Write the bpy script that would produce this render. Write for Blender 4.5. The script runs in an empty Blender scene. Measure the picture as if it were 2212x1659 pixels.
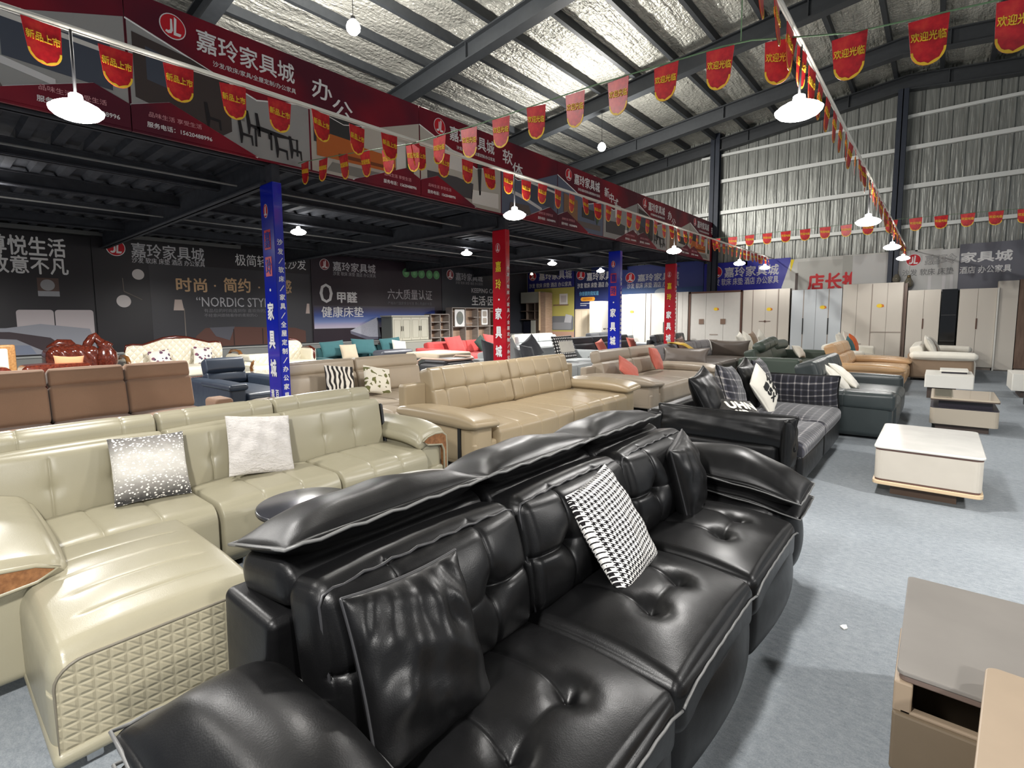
import bpy, bmesh, math, random
import numpy as np
from mathutils import Matrix, Vector, Euler
S = bpy.context.scene
COL = S.collection
R = math.radians
random.seed(7)
RNG = np.random.default_rng(7)

# ---------------------------------------------------------------- camera
cam = bpy.data.objects.new('camera', bpy.data.cameras.new('camera')); COL.objects.link(cam)
cam.data.sensor_fit = 'HORIZONTAL'; cam.data.sensor_width = 36.0
cam.data.lens = 1103.7/2212*36
cam.data.shift_x = 0.0283; cam.data.shift_y = -0.0171
cam.data.clip_start = 0.03; cam.data.clip_end = 120
_y, _p, _r = R(41.7086), R(5.3379), R(0.6685)
_f = Vector((-math.sin(_y)*math.cos(_p), math.cos(_y)*math.cos(_p), -math.sin(_p)))
_rt = Vector((math.cos(_y), math.sin(_y), 0)); _dn = _f.cross(_rt)
_r2 = _rt*math.cos(_r)+_dn*math.sin(_r); _d2 = -_rt*math.sin(_r)+_dn*math.cos(_r)
cam.matrix_world = Matrix(((_r2.x, -_d2.x, -_f.x, 0), (_r2.y, -_d2.y, -_f.y, 0), (_r2.z, -_d2.z, -_f.z, 1.5), (0, 0, 0, 1)))
S.camera = cam
# ---------------------------------------------------------------- world, exposure
W = bpy.data.worlds.new('world'); S.world = W; W.use_nodes = True
W.node_tree.nodes['Background'].inputs[0].default_value = (0.80, 0.88, 1.0, 1)
W.node_tree.nodes['Background'].inputs[1].default_value = 0.26
S.view_settings.view_transform = 'Standard'; S.view_settings.look = 'None'
S.view_settings.gamma = 1.0; S.view_settings.use_curve_mapping = False
S.view_settings.exposure = 0.10
S.cycles.max_bounces = 6; S.cycles.diffuse_bounces = 3; S.cycles.glossy_bounces = 3
S.cycles.caustics_reflective = False; S.cycles.caustics_refractive = False
S.cycles.sample_clamp_indirect = 4.0
LAMP_W = 150.0          # watts of one hanging lamp

# ---------------------------------------------------------------- materials
_M = {}
def srgb(r, g, b):
    f = lambda c: (c/255/12.92) if c/255 <= .04045 else ((c/255+.055)/1.055)**2.4
    return (f(r), f(g), f(b), 1)
class N:
    """small wrapper that adds and links shader nodes"""
    def __init__(s, name):
        s.m = bpy.data.materials.new(name); s.m.use_nodes = True
        s.t = s.m.node_tree; s.b = s.t.nodes['Principled BSDF']
    def n(s, typ, **k):
        d = s.t.nodes.new(typ)
        for a, v in k.items():
            if a in d.inputs.keys(): s.put(d.inputs[a], v)
            else: setattr(d, a, v)
        return d
    def put(s, sock, v):
        if isinstance(v, bpy.types.NodeSocket): s.t.links.new(v, sock)
        else: sock.default_value = v
    def math(s, op, a, b=0.0, c=0.0):
        d = s.t.nodes.new('ShaderNodeMath'); d.operation = op
        for i, v in enumerate((a, b, c)): s.put(d.inputs[i], v)
        return d.outputs[0]
    def mix(s, fac, a, b):
        d = s.t.nodes.new('ShaderNodeMix'); d.data_type = 'RGBA'
        s.put(d.inputs[0], fac); s.put(d.inputs[6], a); s.put(d.inputs[7], b)
        return d.outputs[2]
    def obj(s, scale=(1, 1, 1), kind='Object', rot=(0, 0, 0)):
        tc = s.n('ShaderNodeTexCoord'); mp = s.n('ShaderNodeMapping')
        s.t.links.new(tc.outputs[kind], mp.inputs[0]); mp.inputs['Scale'].default_value = scale; mp.inputs['Rotation'].default_value = rot
        return mp.outputs[0]
    def noise(s, vec, scale, detail=3, rough=.5):
        d = s.n('ShaderNodeTexNoise'); s.put(d.inputs['Vector'], vec)
        d.inputs['Scale'].default_value = scale; d.inputs['Detail'].default_value = detail; d.inputs['Roughness'].default_value = rough
        return d.outputs[0]
    def ramp(s, fac, stops):
        d = s.n('ShaderNodeValToRGB'); s.put(d.inputs[0], fac); e = d.color_ramp.elements
        while len(e) < len(stops): e.new(0.5)
        for q, (p, c) in zip(e, stops): q.position = p; q.color = c if hasattr(c, '__len__') else (c, c, c, 1)
        return d.outputs[0]
    def bump(s, h, strength=.3, dist=.01):
        d = s.n('ShaderNodeBump'); s.put(d.inputs['Height'], h)
        d.inputs['Strength'].default_value = strength; d.inputs['Distance'].default_value = dist
        s.t.links.new(d.outputs[0], s.b.inputs['Normal'])
    def set(s, **k):
        for a, v in k.items(): s.put(s.b.inputs[{'col': 'Base Color', 'rough': 'Roughness', 'metal': 'Metallic', 'spec': 'Specular IOR Level', 'coat': 'Coat Weight', 'coatr': 'Coat Roughness', 'sheen': 'Sheen Weight', 'em': 'Emission Color', 'ems': 'Emission Strength', 'trans': 'Transmission Weight', 'alpha': 'Alpha'}[a]], v)
        return s
def plain(name, col, rough=.5, metal=0.0, spec=.5, coat=0.0, var=0.0, vs=8.0, bump=0.0, bs=60.0, bd=.002, sheen=0.0):
    if name in _M: return _M[name]
    n = N(name); n.set(rough=rough, metal=metal, spec=spec, coat=coat, sheen=sheen)
    if var:
        v = n.noise(n.obj(), vs, 4)
        n.set(col=n.mix(n.ramp(v, [(.3, 0.), (.7, 1.)]), tuple(c*(1-var) for c in col[:3])+(1,), tuple(min(1, c*(1+var)) for c in col[:3])+(1,)))
    else: n.set(col=col)
    if bump: n.bump(n.noise(n.obj(), bs, 3), bump, bd)
    _M[name] = n.m
    return n.m
def leather(name, col, rough=.38, grain=.25, crease=.35, spec=.5, var=.06):
    """dyed hide: fine pebble grain over long soft creases"""
    if name in _M: return _M[name]
    n = N(name); c = n.obj()
    v = n.n('ShaderNodeTexVoronoi'); n.put(v.inputs['Vector'], c); v.inputs['Scale'].default_value = 260
    big = n.noise(c, 7, 4, .55)
    h = n.math('ADD', n.math('MULTIPLY', v.outputs['Distance'], grain), n.math('MULTIPLY', big, crease*3))
    n.bump(h, .35, .004)
    n.set(col=n.mix(n.noise(c, 3, 2), tuple(x*(1-var) for x in col[:3])+(1,), tuple(min(1, x*(1+var)) for x in col[:3])+(1,)),
          rough=n.math('MULTIPLY_ADD', n.noise(c, 14, 3), .18, rough-.09), spec=spec)
    _M[name] = n.m
    return n.m
def fabric(name, col, scale=420, rough=.9, var=.12, bump=.4):
    if name in _M: return _M[name]
    n = N(name); c = n.obj()
    a = n.noise(c, scale, 2); b = n.noise(c, 9, 3)
    n.set(col=n.mix(n.math('MULTIPLY_ADD', a, .7, n.math('MULTIPLY', b, .3)), tuple(x*(1-var*2) for x in col[:3])+(1,), tuple(min(1, x*(1+var*2)) for x in col[:3])+(1,)), rough=rough, sheen=.15, spec=.25)
    n.bump(a, bump, .002)
    _M[name] = n.m
    return n.m

# ---------------------------------------------------------------- objects
def link(o, parent=None, loc=None, rot=None):
    COL.objects.link(o)
    if parent: o.parent = parent
    if loc is not None: o.location = loc
    if rot is not None: o.rotation_euler = rot
    return o
def tag(o, label=None, cat=None, group=None, kind=None):
    for k, v in (('label', label), ('category', cat), ('group', group), ('kind', kind)):
        if v: o[k] = v
    return o
def thing(name, label, cat, loc=(0, 0, 0), rz=0.0, group=None):
    o = bpy.data.objects.new(name, None); o.empty_display_size = .1
    link(o, None, loc, (0, 0, rz)); return tag(o, label, cat, group)
def mesh(name, vf, mat, parent=None, loc=None, rot=None, smooth=False, mats=None, mi=None):
    me = bpy.data.meshes.new(name); me.from_pydata([tuple(map(float, v)) for v in vf[0]], [], [tuple(int(q) for q in f) for f in vf[1]])
    for m in ([mat] if mats is None else mats): me.materials.append(m)
    if mi is not None: me.polygons.foreach_set('material_index', mi)
    if smooth: me.polygons.foreach_set('use_smooth', [True]*len(me.polygons))
    me.update()
    return link(bpy.data.objects.new(name, me), parent, loc, rot)
def copy_tree(o, parent=None):
    c = o.copy(); COL.objects.link(c); c.parent = parent
    for ch in list(o.children): copy_tree(ch, c)
    return c
def join(*vfs):
    V, F = [], []
    for v, f in vfs:
        b = len(V); V += [tuple(x) for x in v]; F += [tuple(i+b for i in q) for q in f]
    return V, F
def move(vf, d=(0, 0, 0), M=None):
    V = [Vector(v) for v in vf[0]]
    if M is not None: V = [M @ v for v in V]
    return [v+Vector(d) for v in V], vf[1]
def box(x0, y0, z0, x1, y1, z1, bev=0.0, seg=2):
    if not bev:
        V = [(x, y, z) for x in (x0, x1) for y in (y0, y1) for z in (z0, z1)]
        return V, [(0, 1, 3, 2), (4, 6, 7, 5), (0, 4, 5, 1), (2, 3, 7, 6), (0, 2, 6, 4), (1, 5, 7, 3)]
    bm = bmesh.new(); bmesh.ops.create_cube(bm, size=1)
    for v in bm.verts: v.co = Vector(((x0+x1)/2+v.co.x*(x1-x0), (y0+y1)/2+v.co.y*(y1-y0), (z0+z1)/2+v.co.z*(z1-z0)))
    bmesh.ops.bevel(bm, geom=bm.edges[:], offset=bev, segments=seg, profile=.5, affect='EDGES')
    return from_bm(bm)
def from_bm(bm):
    bm.verts.index_update(); V = [v.co.copy() for v in bm.verts]; F = [tuple(v.index for v in f.verts) for f in bm.faces]; bm.free(); return V, F
def prism(pts, h0, h1, axis='z'):
    """polygon in the local plane pushed from h0 to h1 along the axis"""
    n = len(pts); mk = {'z': lambda a, b, h: (a, b, h), 'y': lambda a, b, h: (a, h, b), 'x': lambda a, b, h: (h, a, b)}[axis]
    V = [mk(a, b, h0) for a, b in pts]+[mk(a, b, h1) for a, b in pts]
    F = [tuple(range(n-1, -1, -1)), tuple(range(n, 2*n))]+[(i, (i+1) % n, (i+1) % n+n, i+n) for i in range(n)]
    return V, F
def rrect(x0, y0, x1, y1, r, n=5):
    P = []
    for cx, cy, a in ((x1-r, y1-r, 0), (x0+r, y1-r, 90), (x0+r, y0+r, 180), (x1-r, y0+r, 270)):
        P += [(cx+r*math.cos(R(a+90*i/n)), cy+r*math.sin(R(a+90*i/n))) for i in range(n+1)]
    return P
def slab(pts, z0, z1, bev=.006, seg=2):
    """rounded plate with softened rims"""
    bm = bmesh.new(); vs = [bm.verts.new((a, b, z0)) for a, b in pts]; f = bm.faces.new(vs)
    ex = bmesh.ops.extrude_face_region(bm, geom=[f]); top = [g for g in ex['geom'] if isinstance(g, bmesh.types.BMVert)]
    for v in top: v.co.z = z1
    bmesh.ops.recalc_face_normals(bm, faces=bm.faces[:])
    ed = [e for e in bm.edges if abs(e.verts[0].co.z-e.verts[1].co.z) < 1e-6]
    if bev: bmesh.ops.bevel(bm, geom=ed, offset=bev, segments=seg, profile=.5, affect='EDGES')
    return from_bm(bm)
def lathe(prof, n=24):
    V, F = [], []
    for r, z in prof: V += [(r*math.cos(2*math.pi*i/n), r*math.sin(2*math.pi*i/n), z) for i in range(n)]
    for k in range(len(prof)-1):
        for i in range(n):
            j = (i+1) % n; F.append((k*n+i, k*n+j, (k+1)*n+j, (k+1)*n+i))
    if prof[0][0] > 1e-4: F.append(tuple(range(n-1, -1, -1)))
    if prof[-1][0] > 1e-4: F.append(tuple((len(prof)-1)*n+i for i in range(n)))
    return V, F
def tube(path, r, n=8, closed=False, caps=True):
    P = [Vector(p) for p in path]; m = len(P); V, F = [], []
    rr = r if hasattr(r, '__len__') else [r]*m; up = None
    for i, p in enumerate(P):
        t = (P[(i+1) % m]-P[i-1]) if closed else (P[min(i+1, m-1)]-P[max(i-1, 0)])
        t = t.normalized() if t.length > 1e-9 else Vector((0, 0, 1))
        if up is None: up = Vector((0, 0, 1)) if abs(t.z) < .9 else Vector((1, 0, 0))
        s = t.cross(up)
        s = s.normalized() if s.length > 1e-6 else t.orthogonal().normalized()
        up = s.cross(t).normalized()
        V += [p+rr[i]*(math.cos(2*math.pi*k/n)*s+math.sin(2*math.pi*k/n)*up) for k in range(n)]
    for i in range(m if closed else m-1):
        a, b = i*n, ((i+1) % m)*n
        F += [(a+k, a+(k+1) % n, b+(k+1) % n, b+k) for k in range(n)]
    if caps and not closed: F += [tuple(range(n-1, -1, -1)), tuple((m-1)*n+k for k in range(n))]
    return V, F

# ---------------------------------------------------------------- soft upholstery solids
AX = 'xyz'
def soft(size, r=.04, puff=(0, 0, 0), n=18, tufts=(), seams=(), fn=None, q=2.4):
    """upholstered block: rounded rims, faces that swell, buttons and stitched grooves pressed in.
    tufts: (face, a, b, depth, radius); seams: (face, axis, at, depth, width, lo, hi)"""
    h = np.array(size, float)/2; r = np.minimum(r, h*.98)
    big = max(size); cs = []
    for k in range(3):
        m = max(5, int(round(n*(size[k]/big)**.6)))
        c = np.linspace(-h[k], h[k], m+1)
        e = np.concatenate([h[k]-r[k]*np.array([0, .12, .3, .55, .8, 1]), -h[k]+r[k]*np.array([0, .12, .3, .55, .8, 1])])
        ex = [s[2]+d*s[4] for s in seams if s[1] == AX[k] for d in (-2, -1, -.4, 0, .4, 1, 2)]
        for t in tufts:
            oth = [i for i in range(3) if i != AX.index(t[0][1])]
            if k in oth:
                at = t[1+oth.index(k)]; ex += [at+d*t[4] for d in (-1.2, -.6, -.25, 0, .25, .6, 1.2)]
        c = np.unique(np.round(np.clip(np.concatenate([c, e, ex]), -h[k], h[k]), 5))
        keep = [0]
        for i in range(1, len(c)):
            if c[i]-c[keep[-1]] > .0016: keep.append(i)
        c = c[keep]; c[-1] = h[k]; cs.append(c)
    sh = [len(c) for c in cs]
    I, J, K = np.meshgrid(*[np.arange(s) for s in sh], indexing='ij')
    msk = (I == 0) | (I == sh[0]-1) | (J == 0) | (J == sh[1]-1) | (K == 0) | (K == sh[2]-1)
    idx = -np.ones(sh, int); idx[msk] = np.arange(msk.sum())
    P = np.stack([cs[0][I[msk]], cs[1][J[msk]], cs[2][K[msk]]], 1); U = P/h
    F = []
    for k in range(3):
        for side in (0, sh[k]-1):
            sl = [slice(None)]*3; sl[k] = side; g = idx[tuple(sl)]
            a, b, c, d = g[:-1, :-1], g[1:, :-1], g[1:, 1:], g[:-1, 1:]
            qd = np.stack([a, b, c, d], -1).reshape(-1, 4)
            if (side == 0) != (k == 1): qd = qd[:, ::-1]
            F.append(qd)
    F = np.concatenate(F)
    inner = np.clip(P, -(h-r), h-r); d = P-inner; L = np.linalg.norm(d/r, axis=1); L[L == 0] = 1
    G = inner+d/L[:, None]*np.clip(np.max(np.abs(d/r), axis=1), 0, 1)[:, None]
    out = G.copy()
    for k in range(3):
        o = [i for i in range(3) if i != k]
        f = np.clip(1-np.abs(U[:, o[0]])**q, 0, 1)*np.clip(1-np.abs(U[:, o[1]])**q, 0, 1)
        out[:, k] += np.sign(U[:, k])*np.abs(U[:, k])**2*puff[k]*f
    for face, a, b, dep, rad in tufts:
        k = AX.index(face[1]); sg = 1 if face[0] == '+' else -1; o = [i for i in range(3) if i != k]
        dd = (P[:, o[0]]-a)**2+(P[:, o[1]]-b)**2
        out[:, k] -= sg*dep*(.65*np.exp(-dd/rad**2)+.35*np.exp(-dd/(rad*.35)**2))*np.clip(U[:, k]*sg, 0, 1)**4
    for face, ax, at, dep, wid, lo, hi in seams:
        k = AX.index(face[1]); sg = 1 if face[0] == '+' else -1; a = AX.index(ax); o = [i for i in range(3) if i not in (k, a)][0]
        s = np.exp(-np.abs(P[:, a]-at)/wid)*np.clip(U[:, k]*sg, 0, 1)**4
        s = s*np.clip((P[:, o]-lo)/.02+.5, 0, 1)*np.clip((hi-P[:, o])/.02+.5, 0, 1)
        out[:, k] -= sg*dep*s
    if fn is not None: out = fn(out, U)
    return out, F
def pillow_vf(w, h, t, n=22, pinch=.10, wr=.010, seed=1):
    """stuffed square cushion: two bellied sheets meeting in a pulled-in rim with pointed corners"""
    rg = np.random.default_rng(seed)
    u = np.sin(np.linspace(-1, 1, n+1)*np.pi/2)
    A, B = np.meshgrid(u, u, indexing='ij')
    X = w/2*A*(1-pinch*(1-B**2)*np.abs(A)**1.5); Y = h/2*B*(1-pinch*(1-A**2)*np.abs(B)**1.5)
    ph = rg.uniform(0, 6, 6)
    base = np.clip((1-A**2)*(1-B**2), 0, 1)
    Z = t/2*base**.42
    wrk = wr*(np.sin(7*A+4*B+ph[0])*np.sin(6*B-3*A+ph[1])+.6*np.sin(13*A*B+ph[2]+9*A))*base**.3
    V = np.concatenate([np.stack([X, Y, Z+wrk], -1).reshape(-1, 3), np.stack([X, Y, -Z+wrk*.5], -1).reshape(-1, 3)])
    m = n+1; F = []
    for i in range(n):
        for j in range(n):
            a, b, c, d = i*m+j, (i+1)*m+j, (i+1)*m+j+1, i*m+j+1
            F += [(a, b, c, d), (d+m*m, c+m*m, b+m*m, a+m*m)]
    rim = [i*m for i in range(m)]+[n*m+j for j in range(1, m)]+[i*m+n for i in range(n-1, -1, -1)]+[j for j in range(n-1, 0, -1)]
    for a, b in zip(rim, rim[1:]+rim[:1]): F.append((a, a+m*m, b+m*m, b))
    return V, F, [tuple(V[i]) for i in rim]
FACE_X = Matrix.Rotation(R(90), 4, 'Z') @ Matrix.Rotation(R(90), 4, 'X')     # local x -> +Y, local y -> up, normal -> +X
def pillow(name, label, mat, loc, w=.45, h=.45, t=.15, tilt=20, yaw=0, spin=0, parent=None, piping=None, group=None, seed=1, pinch=.10, wr=.006, cat='cushion', n=22):
    """throw cushion leaning back by tilt degrees and facing +X turned by yaw"""
    V, F, rim = pillow_vf(w, h, t, n, pinch, wr, seed)
    o = mesh(name, (V, F), mat, parent, smooth=True)
    M = Matrix.Translation(loc) @ Matrix.Rotation(R(yaw), 4, 'Z') @ Matrix.Rotation(R(-tilt), 4, 'Y') @ FACE_X @ Matrix.Rotation(R(spin), 4, 'Z')
    o.matrix_basis = M
    if label: tag(o, label, cat, group)
    if piping: mesh('piping', tube(rim, .005, 6, closed=True), piping, o, smooth=True)
    return o
# ================================================================ the hall
ROOF0, RX, RS = 7.82, -1.0, .113
def zr(x): return ROOF0-RS*abs(x-RX)
def struct(name, vf, m, **k):
    o = mesh(name, vf, m, **k); o['kind'] = 'structure'; return o
# carpet
def carpet():
    n = N('carpet'); c = n.obj(); st = n.obj((1.0, 1.7, 1))
    a = n.noise(st, 26, 6, .7); b = n.noise(c, 1.3, 3); d = n.noise(c, 180, 2)
    v = n.math('ADD', n.math('MULTIPLY', a, .55), n.math('ADD', n.math('MULTIPLY', b, .25), n.math('MULTIPLY', d, .35)))
    n.set(col=n.ramp(v, [(.36, srgb(112, 118, 124)), (.56, srgb(136, 142, 147)), (.78, srgb(160, 165, 169))]), rough=1.0, spec=.08)
    n.bump(n.math('ADD', d, a), .35, .004); return n.m
fl = struct('floor', box(-15, -4, -.1, 7, 20, 0), carpet()); tag(fl, 'blue grey needle felt carpet over the whole hall', 'floor')
def foil(name, c0, c1, sx, sy, bump):
    n = N(name); c = n.obj(); st = n.obj((sx, sy, 1))
    a = n.noise(st, 2.2, 5, .6); b = n.noise(c, 1.1, 2); k = n.noise(n.obj((sx*.6, sy*4, 1)), 9, 3)
    n.set(col=n.mix(b, c0, c1), metal=.5, rough=n.math('MULTIPLY_ADD', k, .25, .26), spec=.5)
    n.bump(n.math('ADD', a, n.math('MULTIPLY', k, .35)), bump, .16); return n.m
FOIL = foil('roof_foil', srgb(176, 176, 168), srgb(226, 224, 212), 2.4, .35, 1.0)
STEEL = plain('dark_steel', srgb(52, 55, 58), .55, .1, var=.1)
STEELB = plain('deep_blue_steel', srgb(40, 46, 58), .5, .2, var=.1)
BLACKDECK = plain('black_deck', srgb(58, 60, 65), .85, spec=.15, var=.15)
WHITEMET = plain('white_girt', srgb(214, 216, 212), .45, .2)
PIPE = plain('white_pipe', srgb(222, 218, 205), .45)
def roof(x0, x1, name, label):
    nx, ny = 44, 120; V, F = [], []
    for i in range(nx+1):
        for j in range(ny+1):
            x = x0+(x1-x0)*i/nx; y = -4+23.4*j/ny
            g = ((x+10)/.97) % 1; sag = .035*math.sin(math.pi*g)*(1+.5*math.sin(y*5.2)*math.sin(x*1.7))
            V.append((x, y, zr(x)+.5-sag+.008*math.sin(y*17+x*2)))
    for i in range(nx):
        for j in range(ny): a = i*(ny+1)+j; F.append((a, a+1, a+ny+2, a+ny+1))
    o = struct(name, (V, F), FOIL, smooth=True); tag(o, label, 'ceiling')
roof(-15, RX, 'ceiling', 'silver foil insulated roof slope over the banner side')
roof(RX, 9, 'ceiling', 'silver foil insulated roof slope over the aisle side')
def along(name, x, z, w, h, m, label):
    o = struct(name, box(x-w/2, -4, z, x+w/2, 19.3, z+h), m); tag(o, label, 'purlin')
for i in range(-5, 19):
    x = -10.0+.97*i
    if x < -14.5 or x > 6: continue
    along('roof_purlin', x, zr(x)+.30, .09, .18, STEEL, 'dark steel roof purlin running the length of the hall')
    COL.objects[-1]['group'] = 'roof purlins'
def rafter(y, side, label):
    xa, xb = (-14.6, RX) if side < 0 else (RX, 7.5)
    def bar(z0, z1, hw):
        return prism([(xa, zr(xa)+z0), (xb, zr(xb)+z0), (xb, zr(xb)+z1), (xa, zr(xa)+z1)], y-hw, y+hw, 'y')
    st = []
    for k in range(5):
        x = xa+(xb-xa)*(k+.5)/5
        st.append(box(x-.012, y-.1, zr(x)-.08, x+.012, y+.1, zr(x)+.28))
    o = struct('roof_beam', join(bar(-.10, -.07, .13), bar(-.07, .27, .03), bar(.27, .30, .13), *st), STEEL); tag(o, label, 'roof beam', 'roof rafters')
for y in (-.8, 3.9, 8.4, 12.9, 16.55, 19.15):
    for s in (-1, 1): rafter(y, s, 'dark steel I beam rafter under the foil roof')
# end wall: ribbed metal sheet
def ribbed(x0, x1, z0):
    P = []; x = x0
    while x < x1:
        P += [(x, 0), (x+.20, 0), (x+.225, -.028), (x+.275, -.028)]; x += .30
    V, F = [], []
    for a, b in P: V += [(a, 19.34+b, z0), (a, 19.34+b, zr(a)+.5)]
    for i in range(len(P)-1): F.append((2*i, 2*i+2, 2*i+3, 2*i+1))
    return V, F
nw = N('ribbed_sheet'); c = nw.obj((6, 1, .35))
nw.set(col=nw.mix(nw.noise(c, 3, 4), srgb(120, 122, 118), srgb(158, 160, 154)), metal=.45, rough=.36); nw.bump(nw.noise(nw.obj((5, 1, .5)), 2.5, 4), .5, .05)
tag(struct('wall_back', ribbed(-15, 8, 0), nw.m), 'ribbed grey metal end wall', 'wall')
for z, h in ((3.98, .10), (5.09, .12), (6.16, .11), (7.03, .08)):
    x0 = -13.5; 
    if z > 6.5: x0 = -7.5
    if z > 7: x0 = -6.6
    tag(struct('wall_girt', box(x0, 19.20, z-h/2, 7.5 if z < 7 else 4.5, 19.31, z+h/2), WHITEMET), 'white rail across the ribbed end wall at %s' % {3.98: 'bunting level', 5.09: 'half height', 6.16: 'the second level up', 7.03: 'the top'}[z], 'rail')
tag(struct('wall_rail_upright', box(-.62, 19.2, 3.0, -.56, 19.31, 3.98), WHITEMET), 'short white upright under the lowest rail of the end wall', 'rail')
tag(struct('wall_rail_upright', box(-5.05, 19.2, 3.2, -4.99, 19.31, 3.98), WHITEMET), 'thin white upright between the bunting and the blue poster', 'rail')
for x0, x1, l in ((-6.24, -5.94, 'dark blue steel post where the red banner ends'), (-1.20, -.96, 'dark blue steel post behind the edge-on flags'), (3.9, 4.14, 'dark steel post right of the wardrobes')):
    y0 = 18.98
    vf = join(box(x0, y0, 0, x1, y0+.02, 7.75), box(x0, y0+.19, 0, x1, y0+.21, 7.75), box((x0+x1)/2-.012, y0, 0, (x0+x1)/2+.012, y0+.2, 7.75))
    tag(struct('steel_column', vf, STEELB), l, 'column')
# left wall below the deck
tag(struct('wall_left', box(-14.6, -4, 0, -14.4, 19.3, 6.8), plain('dark_wall', srgb(52, 52, 54), .8)), 'dark wall behind the long posters', 'wall')
tag(struct('wall_left_wainscot', box(-14.4, -3, 0, -14.30, 19.2, .78), plain('grey_board', srgb(126, 128, 126), .7)), 'low grey boarding along the foot of the left wall', 'wainscot')
tag(struct('trim_1', box(-14.4, -3, .78, -14.27, 19.2, .82), plain('grey_cap', srgb(150, 152, 150), .6)), 'pale cap on the low grey boarding', 'trim')
# mezzanine deck of trapezoid sheet with beams below
def deck():
    V, F = [], []; y = -4.0; P = []
    while y < 19.2: P += [(y, 3.62), (y+.14, 3.62), (y+.17, 3.56), (y+.27, 3.56)]; y += .30
    for a, z in P: V += [(-14.38, a, z), (-6.25, a, z)]
    for i in range(len(P)-1): F.append((2*i, 2*i+1, 2*i+3, 2*i+2))
    b = len(V)
    return join((V, F), box(-14.38, -4, 3.66, -6.2, 19.2, 3.74))
tag(struct('ceiling_deck', deck(), BLACKDECK), 'black trapezoid sheet deck above the left sales floor', 'ceiling')
def hbeam(name, p0, p1, z0, z1, hw, m, label):
    (xa, ya), (xb, yb) = p0, p1
    if abs(xa-xb) > abs(ya-yb): vf = join(box(xa, ya-hw, z0, xb, ya+hw, z0+.02), box(xa, ya-.015, z0, xb, ya+.015, z1), box(xa, ya-hw, z1-.02, xb, ya+hw, z1))
    else: vf = join(box(xa-hw, ya, z0, xa+hw, yb, z0+.02), box(xa-.015, ya, z0, xa+.015, yb, z1), box(xa-hw, ya, z1-.02, xa+hw, yb, z1))
    o = struct(name, vf, m); tag(o, label, 'beam', 'deck beams')
for y in (-1.4, 3.13, 7.5, 12.05, 15.6): hbeam('deck_beam', (-14.4, y), (-6.3, y), 3.2, 3.55, .08, BLACKDECK, 'dark steel beam carrying the black deck')
for x in (-12.6, -11.0, -9.4, -7.8): hbeam('deck_joist', (x, -4), (x, 19.2), 3.36, 3.555, .05, BLACKDECK, 'dark joist below the black deck')
hbeam('deck_edge_beam', (-6.3, -4), (-6.3, 19), 3.40, 3.74, .06, BLACKDECK, 'dark steel edge beam behind the red banner')
for x, l in ((-13.9, 'grey box gutter high on the left wall'),):
    tag(struct('wall_left_duct', box(-14.39, -3, 3.47, -14.3, 6.2, 3.555), plain('duct_grey', srgb(96, 98, 98), .6)), l, 'duct')
for x, l in ((-7.2, 'thin pale conduit under the black deck nearest the red banner'), (-10.2, 'thin pale conduit under the middle of the black deck')):
    o = mesh('conduit', tube([(x, -3, 3.33), (x, 19, 3.33)], .014, 6), plain('dull_conduit', srgb(112, 112, 110), .6), smooth=True); tag(o, l, 'conduit')
# ================================================================ printed signs
def ink(name, r, g, b, rough=.55): return plain('ink_'+name, srgb(r, g, b), rough, spec=.3)
WHITE = ink('white', 226, 226, 226); RED = ink('red', 190, 30, 42); YEL = ink('yellow', 232, 206, 40); BLUE = ink('blue', 22, 48, 190)
_T = {}
def glyphs(body, bold=0.0):
    k = (body, bold)
    if k not in _T:
        cu = bpy.data.curves.new('lettering', 'FONT'); cu.body = body; cu.size = 1; cu.resolution_u = 2; cu.extrude = .002
        o = bpy.data.objects.new('lettering', cu); COL.objects.link(o)
        me = bpy.data.meshes.new_from_object(o.evaluated_get(bpy.context.evaluated_depsgraph_get()))
        bpy.data.objects.remove(o); bpy.data.curves.remove(cu)
        a = np.zeros(len(me.vertices)*3); me.vertices.foreach_get('co', a); a = a.reshape(-1, 3)
        if bold:          # heavier strokes: the same outline laid down again a hair to each side
            base = me; bm = bmesh.new()
            for i, (dx, dy) in enumerate(((-1, 0), (1, 0), (0, -1), (0, 1), (0, 0))):
                t = base.copy(); t.transform(Matrix.Translation((dx*bold, dy*bold, i*.0003))); bm.from_mesh(t); bpy.data.meshes.remove(t)
            bm.to_mesh(me); bm.free(); a = np.zeros(len(me.vertices)*3); me.vertices.foreach_get('co', a); a = a.reshape(-1, 3)
        lo, hi = a.min(0), a.max(0); a -= np.array([lo[0], lo[1], 0]); a[:, 0] /= (hi-lo)[0]; a[:, 1] /= (hi-lo)[1]
        me.vertices.foreach_set('co', a.ravel()); me.materials.clear(); me.update(); _T[k] = me
    return _T[k]
_TM = {}
def text(parent, body, x0, y0, x1, y1, mat, z=.006, bold=.012, shear=0.0):
    """lettering that fills the box (x0..x1, y0..y1) of the parent's own plane"""
    key = (body, bold, mat.name)
    if key not in _TM:
        me = glyphs(body, bold).copy(); me.materials.append(mat); _TM[key] = me
    o = bpy.data.objects.new('lettering', _TM[key])
    link(o, parent, (x0, y0, z)); o.scale = (x1-x0, y1-y0, 1); return o
def flat(parent, name, pts, mat, z=.003, th=.002):
    return mesh(name, prism(pts, z, z+th), mat, parent)
def rect(parent, name, x0, y0, x1, y1, mat, z=.003): return flat(parent, name, [(x0, y0), (x1, y0), (x1, y1), (x0, y1)], mat, z)
def disc(parent, name, x, y, r, mat, z=.003, ry=None, n=28): return flat(parent, name, [(x+r*math.cos(2*math.pi*i/n), y+(ry or r)*math.sin(2*math.pi*i/n)) for i in range(n)], mat, z)
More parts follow.
